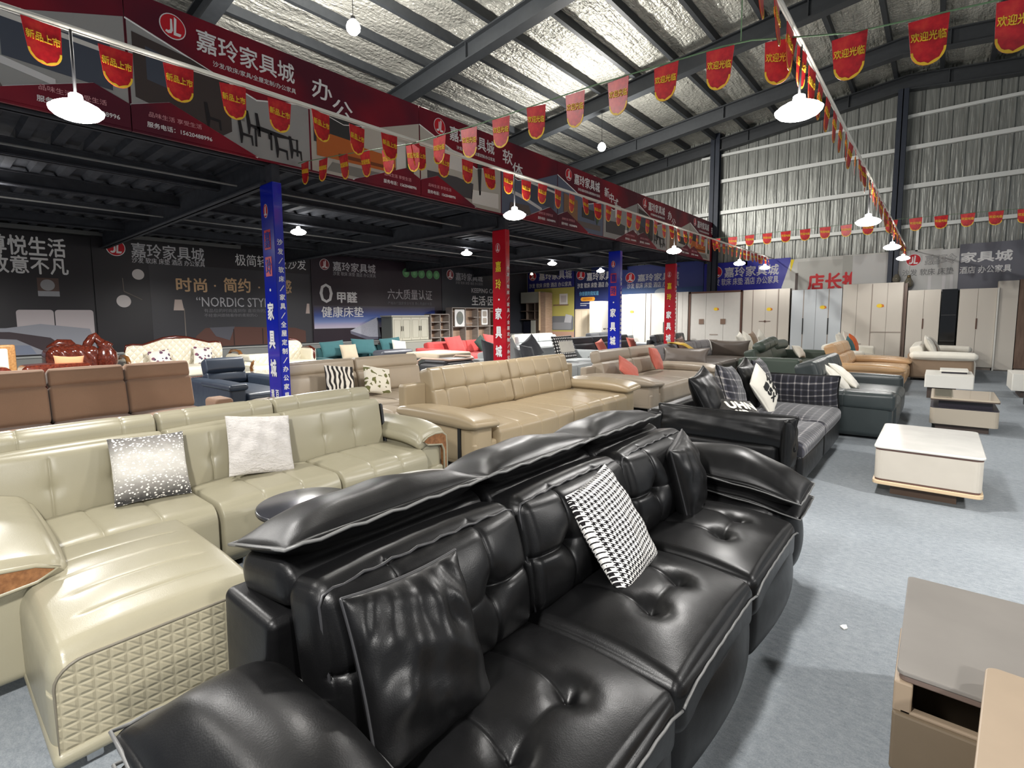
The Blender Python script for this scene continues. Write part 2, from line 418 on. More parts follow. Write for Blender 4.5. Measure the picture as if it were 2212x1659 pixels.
def logo(parent, x, y, r, red=None, ry=None, z=.004):
    """round red emblem with a white rim and two white letters, one printed mark"""
    ry = ry or r; red = red or RED; vf = []; mi = []
    C = lambda k: [(x+k*r*math.cos(2*math.pi*i/28), y+k*ry*math.sin(2*math.pi*i/28)) for i in range(28)]
    J = [(-.05, .55), (-.18, .55), (-.22, -.30), (-.34, -.42), (-.52, -.40), (-.60, -.55), (-.38, -.66), (-.14, -.58), (-.02, -.35)]
    L = [(.12, .78), (.30, .66), (.22, -.42), (.62, -.42), (.52, -.66), (.02, -.66)]
    for pts, z0, m in ((C(1), z, 0), (C(.92), z+.0025, 1), ([(x+p*r, y+q*ry) for p, q in J], z+.005, 0), ([(x+p*r, y+q*ry) for p, q in L], z+.005, 0)):
        v = prism(pts, z0, z0+.002); vf.append(v); mi += [m]*len(v[1])
    return mesh('emblem', join(*vf), None, parent, mats=[WHITE, red], mi=mi)
PLANE = {'left': FACE_X, 'end': Matrix.Rotation(R(90), 4, 'X')}
def board(name, label, cat, plane, at, a0, a1, z0, z1, mat, th=.02, group=None):
    """a sign whose own x runs along the wall and whose own y is the height"""
    o = mesh(name, box(a0, z0, -th, a1, z1, 0), mat)
    o.matrix_basis = (Matrix.Translation((at, 0, 0)) if plane == 'left' else Matrix.Translation((0, at, 0))) @ PLANE[plane]
    return tag(o, label, cat, group)
SUB = '沙发 软床 床垫 酒店 办公家具'
NAME = '嘉玲家具城'
LX = -14.37
DARKP = ink('poster_dark', 42, 41, 44, .35)
# --- left wall, from the near end
P = board('poster', 'dark poster of a grey bed under the cut-off line of large characters', 'poster', 'left', LX, -2.4, 2.88, .83, 3.44, DARKP)
text(P, '尊悦生活', 1.18, 2.93, 2.44, 3.34, WHITE, bold=.02); text(P, '致意不凡', 1.18, 2.55, 2.46, 2.93, WHITE, bold=.02)
fr = rect(P, 'picture', 1.91, 2.09, 2.27, 2.48, ink('pic_brown', 92, 74, 68)); disc(fr, 'picture_moon', 2.08, 2.33, .12, ink('pic_moon', 150, 150, 152), .006); rect(fr, 'picture_ground', 1.91, 2.09, 2.27, 2.2, ink('pic_pale', 150, 152, 156), .006)
rect(P, 'curtain', .9, .85, 1.12, 2.55, ink('curt', 70, 62, 58)); rect(P, 'curtain_edge', 1.12, .85, 1.16, 2.55, ink('curt2', 104, 92, 84), .004)
for a, b in ((1.53, 2.14), (2.16, 2.84)): flat(P, 'headboard', rrect(a, 1.1, b, 1.80, .06), ink('bedhead', 176, 168, 170))
flat(P, 'bed', [(.2, .85), (.2, 1.42), (1.35, 1.42), (1.9, 1.5), (2.75, 1.38), (2.86, .95), (2.8, .85)], ink('bedgrey', 140, 142, 150), .006)
flat(P, 'bed_blanket', [(.2, .95), (.2, 1.12), (1.7, 1.05), (1.8, .86), (.2, .86)], ink('bedblue', 120, 128, 146), .009)
flat(P, 'bed_throw', [(.4, 1.28), (.4, 1.36), (1.4, 1.34), (2.05, 1.2), (2.4, .87), (2.0, .87), (1.5, 1.18)], ink('bedthrow', 62, 52, 56), .012)
P = board('poster', 'dark poster with gold characters and NORDIC STYLE over a brown sofa', 'poster', 'left', LX, 2.90, 8.28, .83, 3.54, DARKP)
flat(P, 'lit_panel', [(4.0, .84), (8.24, .84), (8.24, 2.9), (4.0, 2.95)], ink('poster_grey', 58, 58, 62, .35), .001)
logo(P, 3.36, 3.24, .19); text(P, NAME, 3.66, 3.05, 5.28, 3.40, ink('silver', 190, 190, 194)); text(P, SUB, 3.66, 2.92, 5.28, 3.06, ink('silver', 190, 190, 194))
text(P, '极简轻奢皮沙发', 6.06, 3.02, 8.14, 3.34, WHITE, bold=.0)
GOLD = ink('gold', 214, 180, 140)
text(P, '时尚', 4.57, 2.27, 5.30, 2.63, GOLD, bold=.02); text(P, '简约', 5.72, 2.29, 6.44, 2.68, GOLD, bold=.02); text(P, '质感', 6.95, 2.30, 7.65, 2.70, GOLD, bold=.02)
for a in (5.5, 6.68): disc(P, 'dot', a, 2.45, .025, GOLD)
text(P, '“NORDIC STYLE', 5.02, 1.90, 7.07, 2.15, ink('silver', 190, 190, 194), bold=0)
text(P, '有品位的时尚遇到你 喜欢你的方式', 5.19, 1.75, 7.05, 1.85, ink('mutedgrey', 120, 120, 124), bold=0); text(P, '不经意间跟随着你的柔软的心', 5.19, 1.63, 6.6, 1.72, ink('mutedgrey', 120, 120, 124), bold=0)
for x, y, r in ((3.77, 2.65, .125), (3.44, 2.01, .145)): disc(P, 'printed_lamp_globe', x, y, r, ink('globe', 216, 210, 208))
flat(P, 'printed_lamp_arm', [(3.44, 2.55), (3.455, 2.55), (3.465, 2.25), (3.82, 2.06), (3.81, 2.045), (3.45, 2.23)], ink('arm', 120, 112, 104), .004)
flat(P, 'printed_lamp_shade', [(4.52, 2.07), (4.68, 2.07), (4.72, 1.80), (4.48, 1.80)], ink('shade', 196, 180, 172)); rect(P, 'printed_lamp_pole', 4.715, .9, 4.735, 1.85, ink('arm', 120, 112, 104))
flat(P, 'printed_lamp_shade', [(8.12, 2.02), (8.2, 2.02), (8.2, 1.72), (8.07, 1.72)], ink('shade', 196, 180, 172))
flat(P, 'printed_sofa', [(4.95, .85), (4.95, 1.12), (5.2, 1.34), (6.0, 1.36), (7.7, 1.30), (8.04, 1.2), (8.04, .85)], ink('psofa', 88, 58, 50))
flat(P, 'printed_throw', [(5.3, 1.35), (5.95, 1.37), (5.8, 1.0), (5.45, 1.12)], ink('pthrow', 84, 84, 92), .006)
for a in (5.9, 6.7): rect(P, 'printed_seam', a, .86, a+.03, 1.3, ink('pseam', 52, 36, 32), .006)
flat(P, 'printed_plant', [(7.05, .86), (6.9, 1.12), (7.05, 1.08), (7.1, 1.2), (7.16, 1.0)], ink('pplant', 96, 126, 92), .008)
P = board('poster', 'dark poster with a large 0, a blue dawn sky and a quilted mattress', 'poster', 'left', LX, 8.30, 13.78, .83, 3.54, ink('poster_plum', 46, 38, 46, .35))
ns = N('dawn_sky'); cz = ns.n('ShaderNodeSeparateXYZ'); ns.t.links.new(ns.obj(), cz.inputs[0]); hz = ns.math('DIVIDE', ns.math('SUBTRACT', cz.outputs[1], 1.25), .72)
ns.set(col=ns.ramp(hz, [(0, srgb(196, 190, 206)), (.14, srgb(178, 170, 198)), (.3, srgb(118, 138, 190)), (.55, srgb(44, 74, 150)), (.8, srgb(38, 40, 92)), (1, srgb(46, 38, 46))]), rough=.35)
rect(P, 'printed_sky', 8.34, 1.25, 13.4, 1.97, ns.m, .001)
logo(P, 8.77, 3.24, .17, ink('logo_dull', 128, 52, 56)); text(P, NAME, 9.06, 3.06, 10.7, 3.36, ink('silver', 190, 190, 194)); text(P, SUB, 9.06, 2.92, 10.7, 3.05, ink('mutedgrey2', 150, 150, 154))
text(P, '0', 8.56, 2.05, 9.02, 2.65, WHITE, bold=0); text(P, '甲醛', 9.17, 2.06, 9.93, 2.42, WHITE, bold=.03); text(P, '健康床垫', 8.6, 1.60, 10.16, 1.94, WHITE, bold=.01)
text(P, '六大质量认证', 11.18, 2.22, 13.27, 2.58, ink('silver', 190, 190, 194), bold=0); text(P, '严格执行国家安全标准 真心制造好床垫', 11.18, 2.03, 13.25, 2.14, ink('mutedgrey', 120, 120, 124), bold=0)
for x in (12.03, 12.42, 12.77, 13.16, 13.52): o = disc(P, 'green_badge', x, 3.17, .16, ink('badge', 92, 150, 100)); disc(o, 'badge_mark', x, 3.17, .07, ink('badge2', 120, 176, 126), .006)
mq = N('printed_mattress'); w = mq.n('ShaderNodeTexVoronoi'); mq.put(w.inputs['Vector'], mq.obj((7, 7, 7))); mq.set(col=mq.ramp(w.outputs[0], [(0, srgb(120, 122, 138)), (.35, srgb(182, 184, 196))]), rough=.4)
flat(P, 'printed_mattress', [(9.62, 1.16), (10.72, 1.60), (10.85, .92), (10.35, .94)], mq.m); flat(P, 'printed_mattress_edge', [(9.62, 1.16), (10.35, .94), (10.85, .92), (10.85, .84), (10.3, .84), (9.64, 1.06)], ink('matedge', 108, 108, 124), .004)
P = board('poster', 'dark poster with KEEPING CARE lettering above the round-mirror shelf unit', 'poster', 'left', LX, 13.80, 19.15, .83, 3.54, ink('poster_slate', 50, 52, 58, .35))
logo(P, 14.25, 3.23, .19, ink('logo_dull', 128, 52, 56)); text(P, NAME, 14.55, 3.02, 16.16, 3.34, ink('mutedgrey2', 150, 150, 154)); text(P, SUB, 14.55, 2.88, 16.16, 3.0, ink('mutedgrey', 120, 120, 124))
text(P, 'KEEPING CARE', 15.47, 2.57, 17.2, 2.76, ink('silver', 190, 190, 194)); text(P, '生活·因你', 15.47, 2.05, 17.3, 2.45, WHITE)
# --- end wall
EY = 19.20
NAVY = ink('navy', 40, 42, 110, .4)
def head(P, lx, lz, lr, t0, t1, tz0, tz1, s0, s1, sz0, sz1, red=None, tm=None, sm=None):
    logo(P, lx, lz, lr, red); text(P, NAME, t0, tz0, t1, tz1, tm or ink('silver', 190, 190, 194), bold=.02); text(P, SUB, s0, sz0, s1, sz1, sm or ink('silver', 190, 190, 194), bold=.015)
P = board('poster', 'poster with a blue head over a yellow room and grey sofa', 'poster', 'end', EY, -14.28, -11.80, .55, 3.72, NAVY)
head(P, -14.0, 3.4, .2, -13.65, -11.92, 3.18, 3.58, -14.2, -11.94, 2.86, 3.07)
rect(P, 'printed_wall', -13.9, .9, -11.80, 2.82, ink('mustard', 176, 168, 92)); rect(P, 'printed_floor', -13.9, .55, -11.8, .9, ink('woodpink', 186, 150, 130))
o = rect(P, 'picture', -12.55, 2.08, -12.13, 2.55, ink('picwhite', 214, 210, 206), .006); rect(o, 'picture_print', -12.47, 2.17, -12.2, 2.47, ink('picgrey', 186, 178, 176), .009)
rect(P, 'printed_shelf', -12.88, 2.03, -12.08, 2.09, ink('shelfbrown', 128, 104, 84), .006)
G = ink('sofagrey', 110, 112, 116); flat(P, 'printed_sofa', rrect(-12.95, .96, -11.82, 1.58, .08), G, .006); flat(P, 'printed_sofa_seat', rrect(-12.9, 1.0, -11.95, 1.3, .05), ink('sofagrey2', 132, 134, 138), .009); flat(P, 'printed_cushion', [(-12.3, 1.3), (-11.95, 1.28), (-11.9, 1.6), (-12.22, 1.66)], ink('cushgrey', 176, 176, 180), .012)
P = board('poster', 'poster with a dark blue head, orange pill and beige wardrobe picture', 'poster', 'end', EY, -11.76, -9.62, .55, 3.60, ink('darknavy', 40, 48, 92, .4))
head(P, -11.48, 3.3, .21, -11.2, -9.75, 3.03, 3.38, -11.65, -9.75, 2.74, 2.96, tm=WHITE, sm=WHITE)
text(P, '你想要的我知道', -11.55, 2.42, -10.63, 2.6, ink('cyan', 120, 184, 220)); flat(P, 'pill', rrect(-11.48, 2.19, -10.8, 2.36, .08), ink('orange', 236, 168, 60)); text(P, '全屋定制家具', -11.38, 2.23, -10.92, 2.32, ink('pilltext', 200, 110, 30), .009)
for z, a in ((2.08, -10.9), (2.0, -11.2)): rect(P, 'rule', -11.5, z, a, z+.03, ink('silver', 190, 190, 194))
rect(P, 'printed_room', -11.76, .55, -9.62, 1.86, ink('beigeroom', 206, 190, 164)); 
for a in (-11.7, -11.42): rect(P, 'printed_wardrobe_door', a, .6, a+.26, 1.8, ink('beigedoor', 222, 208, 184), .006)
P = board('poster', 'blue poster half hidden by the far red pillar above pale doors', 'poster', 'end', EY, -9.60, -6.43, 1.9, 3.50, ink('bluepale', 62, 72, 132, .4))
flat(P, 'printed_hill', [(-9.6, 2.3), (-9.6, 2.65), (-8.6, 2.72), (-7.8, 2.55), (-6.43, 2.6), (-6.43, 2.3)], ink('seablue', 52, 78, 122)); disc(P, 'printed_dome', -7.95, 2.42, .28, ink('dome', 140, 150, 160), .006, .16)
head(P, -9.24, 3.05, .2, -8.93, -7.3, 2.87, 3.16, -9.37, -7.3, 2.62, 2.83)
P = board('poster', 'bright blue poster with a yellow slanted edge over the cross-handle wardrobe', 'poster', 'end', EY, -6.41, -3.70, 2.1, 3.36, ink('brightblue', 46, 48, 150, .4))
head(P, -6.0, 3.04, .21, -5.72, -4.03, 2.83, 3.19, -6.19, -4.03, 2.56, 2.81)
P = board('poster', 'white poster with red brush characters 店长推荐', 'poster', 'end', EY, -3.70, -.02, 2.1, 3.30, ink('posterwhite', 196, 196, 190, .4))
flat(P, 'blue_corner', [(-3.69, 2.12), (-3.93, 2.12), (-3.93, 2.42), (-3.69, 3.28)], ink('posterwhite', 196, 196, 190, .4))
flat(P, 'yellow_stripe', [(-3.70, 2.95), (-3.70, 3.29), (-3.60, 3.29), (-3.69, 2.9)], YEL, .006)
rect(P, 'printed_interior', -3.5, 2.14, -2.1, 3.2, ink('interior', 182, 182, 176)); rect(P, 'printed_tall_door', -3.55, 2.14, -3.47, 2.85, ink('tallbrown', 92, 82, 78), .006)
rect(P, 'printed_column', -2.3, 2.14, -2.05, 3.28, ink('interior2', 164, 164, 158), .006)
text(P, '店长推荐', -3.2, 2.26, -1.4, 2.80, ink('brushred', 196, 52, 56), .009, .035)
P = board('poster', 'white poster with outlined 嘉玲 beside the round red emblem', 'poster', 'end', EY-.03, -2.05, .32, 2.1, 3.26, ink('posterwhite2', 190, 190, 188, .4))
logo(P, -.64, 3.02, .17); OUTL = ink('outline', 132, 132, 132)
text(P, '嘉玲', -.40, 2.86, .28, 3.13, OUTL, .006, .03); text(P, '嘉玲', -.385, 2.875, .265, 3.115, ink('posterwhite3', 186, 186, 184), .009, 0); text(P, '沙发 软床 床垫', -.87, 2.57, .22, 2.76, OUTL, .006)
for a in (-.3, 0.0, .16): rect(P, 'pale_streak', a, 2.12, a+.07, 2.55, ink('streak', 204, 202, 202))
P = board('poster', 'slate grey poster with white 家具城 above the rightmost wardrobes', 'poster', 'end', EY-.02, .32, 3.2, 2.1, 3.36, ink('postergrey', 112, 113, 122, .4))
text(P, '家具城', .34, 2.85, 1.34, 3.14, WHITE, .006, .03); text(P, '酒店 办公家具', .34, 2.56, 1.33, 2.76, WHITE, .006, .02)
# the yellow slant on the bright blue poster
# --- red fascia banner: five printed lengths and the cut end lengths
FX = -6.10
def fascia_red():
    n = N('banner_red'); c = n.obj(); v = n.noise(c, .9, 2)
    n.set(col=n.mix(n.ramp(v, [(.35, 0.), (.62, 1.)]), srgb(128, 18, 36), srgb(80, 20, 38)), rough=.5, spec=.3); n.bump(n.noise(c, 3, 2), .15, .02); return n.m
FRED = fascia_red()
PWALL = [ink('pwall_grey', 150, 150, 148), ink('pwall_pale', 176, 172, 162), ink('pwall_blue', 92, 100, 118)]
def scene_pic(o, kind, a, b):
    """the furniture photograph printed in one field of the banner"""
    k = (b-a)
    q = lambda *pp: [(a+k*u, 3.44+v) for u, v in pp]
    if kind == 'dining':
        BK = ink('pblack', 34, 32, 34); flat(o, 'printed_dark_room', q((0, .3), (.42, .1), (.5, .2), (.5, .72), (.3, .84), (0, .92)), ink('proom', 66, 58, 56), .008); flat(o, 'printed_wall_lines', q((.56, .35), (.58, .35), (.58, .68), (.56, .68)), ink('pline', 120, 118, 114), .009)
        flat(o, 'printed_window', q((.06, .5), (.26, .44), (.26, .74), (.06, .82)), ink('pwindow', 70, 76, 88), .009)
        flat(o, 'printed_table', q((.62, .30), (.80, .27), (.94, .29), (.74, .33)), BK, .012)
        for u in (.64, .74, .92): flat(o, 'printed_table_leg', q((u, .10), (u+.012, .10), (u+.012, .30), (u, .30)), BK, .012)
        for u, v in ((.55, .10), (.66, .22), (.78, .03), (.88, .06), (.36, .18), (.60, .22)):
            flat(o, 'printed_chair', q((u, v), (u+.008, v), (u+.016, v+.09), (u+.065, v+.085), (u+.07, v), (u+.078, v), (u+.075, v+.11), (u+.016, v+.12), (u+.004, v+.26), (u-.014, v+.26)), BK, .014)
    elif kind == 'orange':
        flat(o, 'printed_dark_wall', q((0, .35), (.42, .35), (.42, .72), (0, .8)), ink('pdark', 54, 54, 54), .008)
        flat(o, 'printed_sofa', q((.02, .18), (.75, .2), (.75, .42), (.35, .44), (.33, .48), (.02, .5)), ink('porange', 176, 96, 44), .011)
        flat(o, 'printed_shade_cushion', q((.2, .22), (.75, .24), (.75, .28), (.2, .27)), ink('porange2', 110, 60, 34), .014)
        flat(o, 'printed_curtain', q((.76, .2), (.86, .2), (.86, .68), (.76, .66)), ink('pcurt', 198, 198, 192), .011); flat(o, 'printed_curtain_green', q((.87, .2), (.95, .2), (.95, .7), (.87, .68)), ink('pgreen', 62, 78, 58), .011)
        flat(o, 'printed_rug', q((.1, .02), (.9, .02), (.8, .16), (.15, .14)), ink('prug', 124, 122, 116), .009)
    elif kind == 'lounge':
        flat(o, 'printed_dark_sofa', q((.05, .1), (.6, .1), (.62, .36), (.4, .4), (.05, .38)), ink('pdark2', 72, 70, 72), .011)
        flat(o, 'printed_picture', q((.3, .5), (.48, .5), (.48, .8), (.3, .82)), ink('pframe', 206, 204, 198), .011); flat(o, 'printed_lamp', q((.7, .2), (.72, .2), (.74, .7), (.9, .75), (.68, .74)), ink('pdark', 54, 54, 54), .011)
        flat(o, 'printed_bed', q((.6, .04), (.98, .04), (.98, .3), (.6, .26)), ink('pbed', 214, 212, 206), .011)
    elif kind == 'modern':
        flat(o, 'printed_beam', q((0, .72), (1, .62), (1, .66), (0, .78)), ink('pframe', 206, 204, 198), .011)
        flat(o, 'printed_stair', q((.1, .4), (.3, .35), (.7, .2), (.7, .26), (.3, .42), (.1, .46)), ink('pstair', 200, 200, 200), .011); flat(o, 'printed_window', q((.5, .35), (.95, .3), (.95, .72), (.5, .68)), ink('pwindow', 70, 76, 88), .009)
        flat(o, 'printed_seat', q((.1, .06), (.5, .06), (.45, .24), (.12, .22)), ink('pseat', 96, 88, 84), .011)
    else:
        flat(o, 'printed_panel', q((.1, .1), (.4, .1), (.4, .62), (.1, .7)), ink('pwood', 128, 96, 72), .009); flat(o, 'printed_screen', q((.5, .3), (.8, .28), (.8, .5), (.5, .52)), ink('pdark', 54, 54, 54), .011)
        flat(o, 'printed_bench', q((.4, .08), (.95, .08), (.95, .2), (.4, .2)), ink('pseat', 96, 88, 84), .011); flat(o, 'printed_tree', q((.86, .2), (.8, .5), (.9, .66), (.97, .45)), ink('pgreen', 62, 78, 58), .012)
def banner(k, extra, pics, ord_, y1=None):
    a = 1.64+3.8*k; b = y1 or a+3.8
    P = board('fascia_banner', 'red banner length printed 嘉玲家具城 %s, %s along the fascia' % (extra, ord_), 'banner', 'left', FX, a+.004, b-.004, 3.40, 4.74, FRED, .03, 'red fascia banner lengths')
    up = [(0, 4.47), (1.28, 4.07), (1.95, 4.21), (2.45, 4.10), (3.03, 4.22), (3.8, 4.47)]
    lo = [(3.8, 3.65), (3.51, 3.76), (2.57, 3.42), (1.26, 3.42), (.35, 3.77), (0, 3.65)]
    clip = lambda pts: [(min(a+t, b-.01), z) for t, z in pts]
    for (c0, c1), w, pic in zip(((0, 1.95), (1.95, 3.8)), (0, 1), pics):
        U = [p for p in up if c0 <= p[0] <= c1]; L = [p for p in lo if c0 <= p[0] <= c1]
        if w == 0: pts = U+[(1.95, 3.42)]+L
        else: pts = U+L+[(1.95, 3.42)]
        if a+c0 >= b-.3: continue
        ph = flat(P, 'printed_photo', clip([(t+(.012 if t == c0 else -.012 if t == c1 else 0), z) for t, z in pts]), PWALL[(k+w) % 3], .003)
        scene_pic(ph, pic, a+c0+.05, min(a+c1-.05, b-.02))
        E = [(p[0]+a, p[1], .006) for p in U if p[0]+a < b]; G = [(p[0]+a, p[1], .006) for p in L if p[0]+a < b]
        if len(E) > 1: mesh('white_line', tube(E, .009, 4), WHITE, ph)
        if len(G) > 1: mesh('white_line', tube(G, .009, 4), WHITE, ph)
    for poly in ([(0, 3.42), (1.26, 3.42), (.35, 3.77), (0, 3.65)], [(2.57, 3.42), (3.8, 3.42), (3.8, 3.65), (3.51, 3.76)]):
        if a+poly[1][0] <= b: flat(P, 'red_gable', clip(poly), FRED, .018)
    logo(P, a+.43, 4.55, .125)
    if a+1.8 > b: return P
    text(P, NAME, a+.65, 4.40, a+1.77, 4.63, WHITE); text(P, '沙发/软床/家具/全屋定制/办公家具', a+.81, 4.29, a+1.78, 4.35, WHITE, bold=0)
    if len(extra) == 2:
        text(P, extra[0], a+2.0, 4.33, a+2.29, 4.58, WHITE, bold=.01); text(P, extra[1], a+2.29, 4.17, a+2.6, 4.41, WHITE, bold=.01)
    else:
        for q, ch in enumerate(extra): text(P, ch, a+2.0+.24*q, 4.36-.09*q, a+2.22+.24*q, 4.58-.09*q, WHITE, bold=.01)
    for s in (.13, 3.08): text(P, '品味生活 享受生活', a+s+.02, 3.575, a+s+.52, 3.625, ink('pinkish', 206, 150, 156), .021, 0); text(P, '服务电话：15620488996', a+s, 3.47, a+s+.62, 3.525, WHITE, .021, .01)
    return P
banner(-1, '餐厅', ('modern', 'modern'), 'nearest the camera'); banner(0, '办公', ('dining', 'orange'), 'second from the near end'); banner(1, '软体', ('lounge', 'modern'), 'third from the near end')
banner(2, '新中式', ('other', 'lounge'), 'fourth from the near end'); banner(3, '办公', ('dining', 'other'), 'fifth and second last'); banner(4, '软体', ('orange', 'lounge'), 'cut short at the dark post', 19.0)
# beige dust cloth that shows above the banner edge
V, F = [], []
for i in range(80):
    y = .6+i*.23; h = 4.735+.045*abs(math.sin(y*1.9))+.02*math.sin(y*7)
    V += [(-6.17, y, 4.6), (-6.19, y, h)]
    if i: F.append((2*i-2, 2*i, 2*i+1, 2*i-1))
bc = mesh('banner_backing', (V, F), fabric('backing_cloth', srgb(196, 190, 172), 90), smooth=True); sol = bc.modifiers.new('thickness', 'SOLIDIFY'); sol.thickness = .02
tag(bc, 'beige cloth edge showing above the red banner', 'cloth')
# --- wrapped pillars below the banner
def pillar(yc, tall, col, ink2, ch_back, label):
    """pillar wrapped in printed film; its broad side looks down the hall towards the camera"""
    t = thing('wrapped_pillar', label, 'pillar', (-6.12, yc, 0), 0, 'printed pillars under the banner'); t['kind'] = 'thing'
    n = plain('film_'+col, srgb(14, 34, 168) if col == 'blue' else srgb(176, 16, 34), .16, spec=.6, coat=.3)
    mesh('wrap', box(-.33, -.06, 0, 0, .06, tall, .012), n, t)
    mesh('steel_core', box(-.32, -.05, tall, -.02, .05, 3.40), BLACKDECK, t)
    f = mesh('front_print', box(-.32, .02, 0, -.01, tall-.02, .001), n, t, (0, -.061, 0), (R(90), 0, 0))
    logo(f, -.19, tall-.33, .055, None, .085); cx = -.17
    for i, ch in enumerate('嘉玲'):
        z = tall-.78-.33*i
        if ink2 is RED: rect(f, 'red_block', cx-.09, z-.02, cx+.07, z+.22, ink('block', 206, 60, 76))
        text(f, ch, cx-.075, z, cx+.06, z+.2, ink('blockblue', 30, 40, 150) if ink2 is RED else ink2, .007, .02)
    disc(f, 'dot', cx, tall-1.3, .018, WHITE)
    for i, ch in enumerate('家具城'): z = tall-1.68-.36*i; text(f, ch, cx-.09, z, cx+.07, z+.23, WHITE, .007, .03)
    for i, (p, q) in enumerate(zip('雅典世家沙', '百梦绵软床')):
        z = tall-2.66-.13*i
        if z < .1: break
        text(f, p, cx-.10, z, cx-.02, z+.1, WHITE, .007, .02); text(f, q, cx+.02, z, cx+.1, z+.1, WHITE, .007, .02)
    g = mesh('side_print', box(-.05, .02, 0, .05, tall-.02, .001), n, t, (.001, 0, 0), FACE_X.to_euler())
    for i, ch in enumerate('沙发/软床/家具/全屋定制/办公家具'):
        z = tall-.76-.112*i
        if ch == '/': flat(g, 'stroke', [(-.03, z), (-.02, z), (.03, z+.07), (.02, z+.07)], WHITE)
        else: text(g, ch, -.035, z, .035, z+.075, WHITE, .003, .02)
pillar(3.13, 3.19, 'blue', RED, None, 'nearest blue printed pillar with red blocks behind the cream sofa'); pillar(7.60, 3.16, 'red', YEL, None, 'nearer red pillar with yellow characters between teal and red sofas')
pillar(12.2, 3.18, 'blue', RED, None, 'farther blue pillar in front of the pale wardrobes'); pillar(15.85, 3.12, 'red', YEL, None, 'farther red pillar before the wardrobe doors')
# ================================================================ lamps
def emit(name, col, s):
    if name in _M: return _M[name]
    n = N(name); n.set(col=(0.9, 0.9, 0.9, 1), em=col, ems=s); _M[name] = n.m; return n.m
LENS = emit('lamp_lens', (1.0, .96, .90, 1), 26.0)
SHADE = emit('lamp_white_diffuser', (1, .97, .92, 1), 40.0)
SHADE_VF = lathe([(.03, .13), (.045, .12), (.05, .075), (.10, .06), (.155, .03), (.178, .004), (.178, 0), (.160, .006), (.05, .03), (0, .032)], 32)
LENS_VF = lathe([(.182, .006), (.176, -.014), (.15, -.040), (.11, -.058), (.06, -.068), (0, -.071)], 32)
def bulb_light(parent, z, power, col=(1, .975, .94), rad=.12):
    """the lamp throws its light down and sideways; its own cap shades the roof"""
    L = bpy.data.lights.new('lamp_light', 'SPOT'); L.energy = power; L.color = col; L.shadow_soft_size = rad; L.spot_size = R(172); L.spot_blend = .45
    o = bpy.data.objects.new('lamp_light', L); link(o, parent, (0, 0, z)); return o
def lamp(x, y, z, label, up=None, power=1.0, k=.80):
    t = thing('pendant_lamp', label, 'lamp', (x, y, z), 0, 'disc pendant lamps')
    o = mesh('shade', SHADE_VF, SHADE, t, smooth=True); e = mesh('lens', LENS_VF, LENS, t, smooth=True); e.visible_shadow = True
    for q in (o, e): q.scale = (k, k, k)
    top = (up or 3.34)-z
    mesh('rod', tube([(0, 0, .12*k), (0, 0, top)], .009, 6), plain('rod_dark', srgb(46, 46, 48), .5), t, smooth=True)
    bulb_light(t, -.24, LAMP_W*power)
    return t
C1, C2, CZ = -4.15, -.80, 3.34
for x, y0, l in ((2.55, -1.5, 'unseen white pipe carrying the added lamp row past the right picture edge'), (C1, -1.5, 'white pipe carrying lamps and bunting in front of the red banner'), (C2, -1.5, 'white pipe carrying lamps and bunting above the aisle')):  # the first pipe is out of view and carries the added fill row
    tag(mesh('hanging_pipe', tube([(x, y0, CZ), (x, 19.0, CZ)], .016, 8), PIPE, smooth=True), l, 'pipe')
lamp(C1, .82, 2.84, 'nearest lamp of the row before the red banner, left edge of the hall', None, 0.85)
lamp(C1, 5.30, 2.82, 'lamp hanging in front of the nearer red pillar')
lamp(C1, 10.6, 2.84, 'lamp hanging over the farther red pillar', None, 0.7)
lamp(C1, 15.2, 2.92, 'lamp before the bright blue poster, left of a close pair', None, 0.42)
lamp(C1, 17.9, 2.98, 'farthest lamp of the row before the red banner', None, 0.2)
lamp(C2, 4.19, 2.90, 'nearest lamp of the row above the aisle, beside the edge-on flags', None, 1.4)
lamp(C2, 8.85, 2.76, 'second lamp of the row above the aisle', None, 0.8)
lamp(C2, 13.5, 2.86, 'third lamp of the row above the aisle', None, 0.55)
lamp(C2, 17.6, 2.96, 'farthest lamp of the row above the aisle, by the round emblem', None, 0.18)
for y, l in ((-.5, 'first'), (4.19, 'second'), (8.85, 'third'), (13.5, 'fourth')): lamp(2.55, y, 2.88, l+' added fill lamp of the unseen row past the right picture edge', None, 2.6 if y < 5 else .5)  # out of view, added to brighten the near carpet and even the light
lamp(C2, -.6, 2.88, 'lamp of the aisle row above the camera', None, 2.7)
lamp(-9.4, 5.2, 3.22, 'lamp under the black deck right of the nearest blue pillar', 3.36, 4.2)
lamp(-9.4, 9.95, 3.22, 'lamp under the black deck left of the nearer red pillar', 3.36, 4.2)
lamp(-9.4, 13.95, 3.24, 'lamp under the black deck over the wall unit with television', 3.36, 4.2)
lamp(-9.4, 17.1, 3.20, 'lamp under the black deck by the farther blue pillar', 3.36, 4.2)
lamp(-9.4, .8, 3.22, 'lamp under the black deck beyond the left picture edge', 3.36, 4.2)
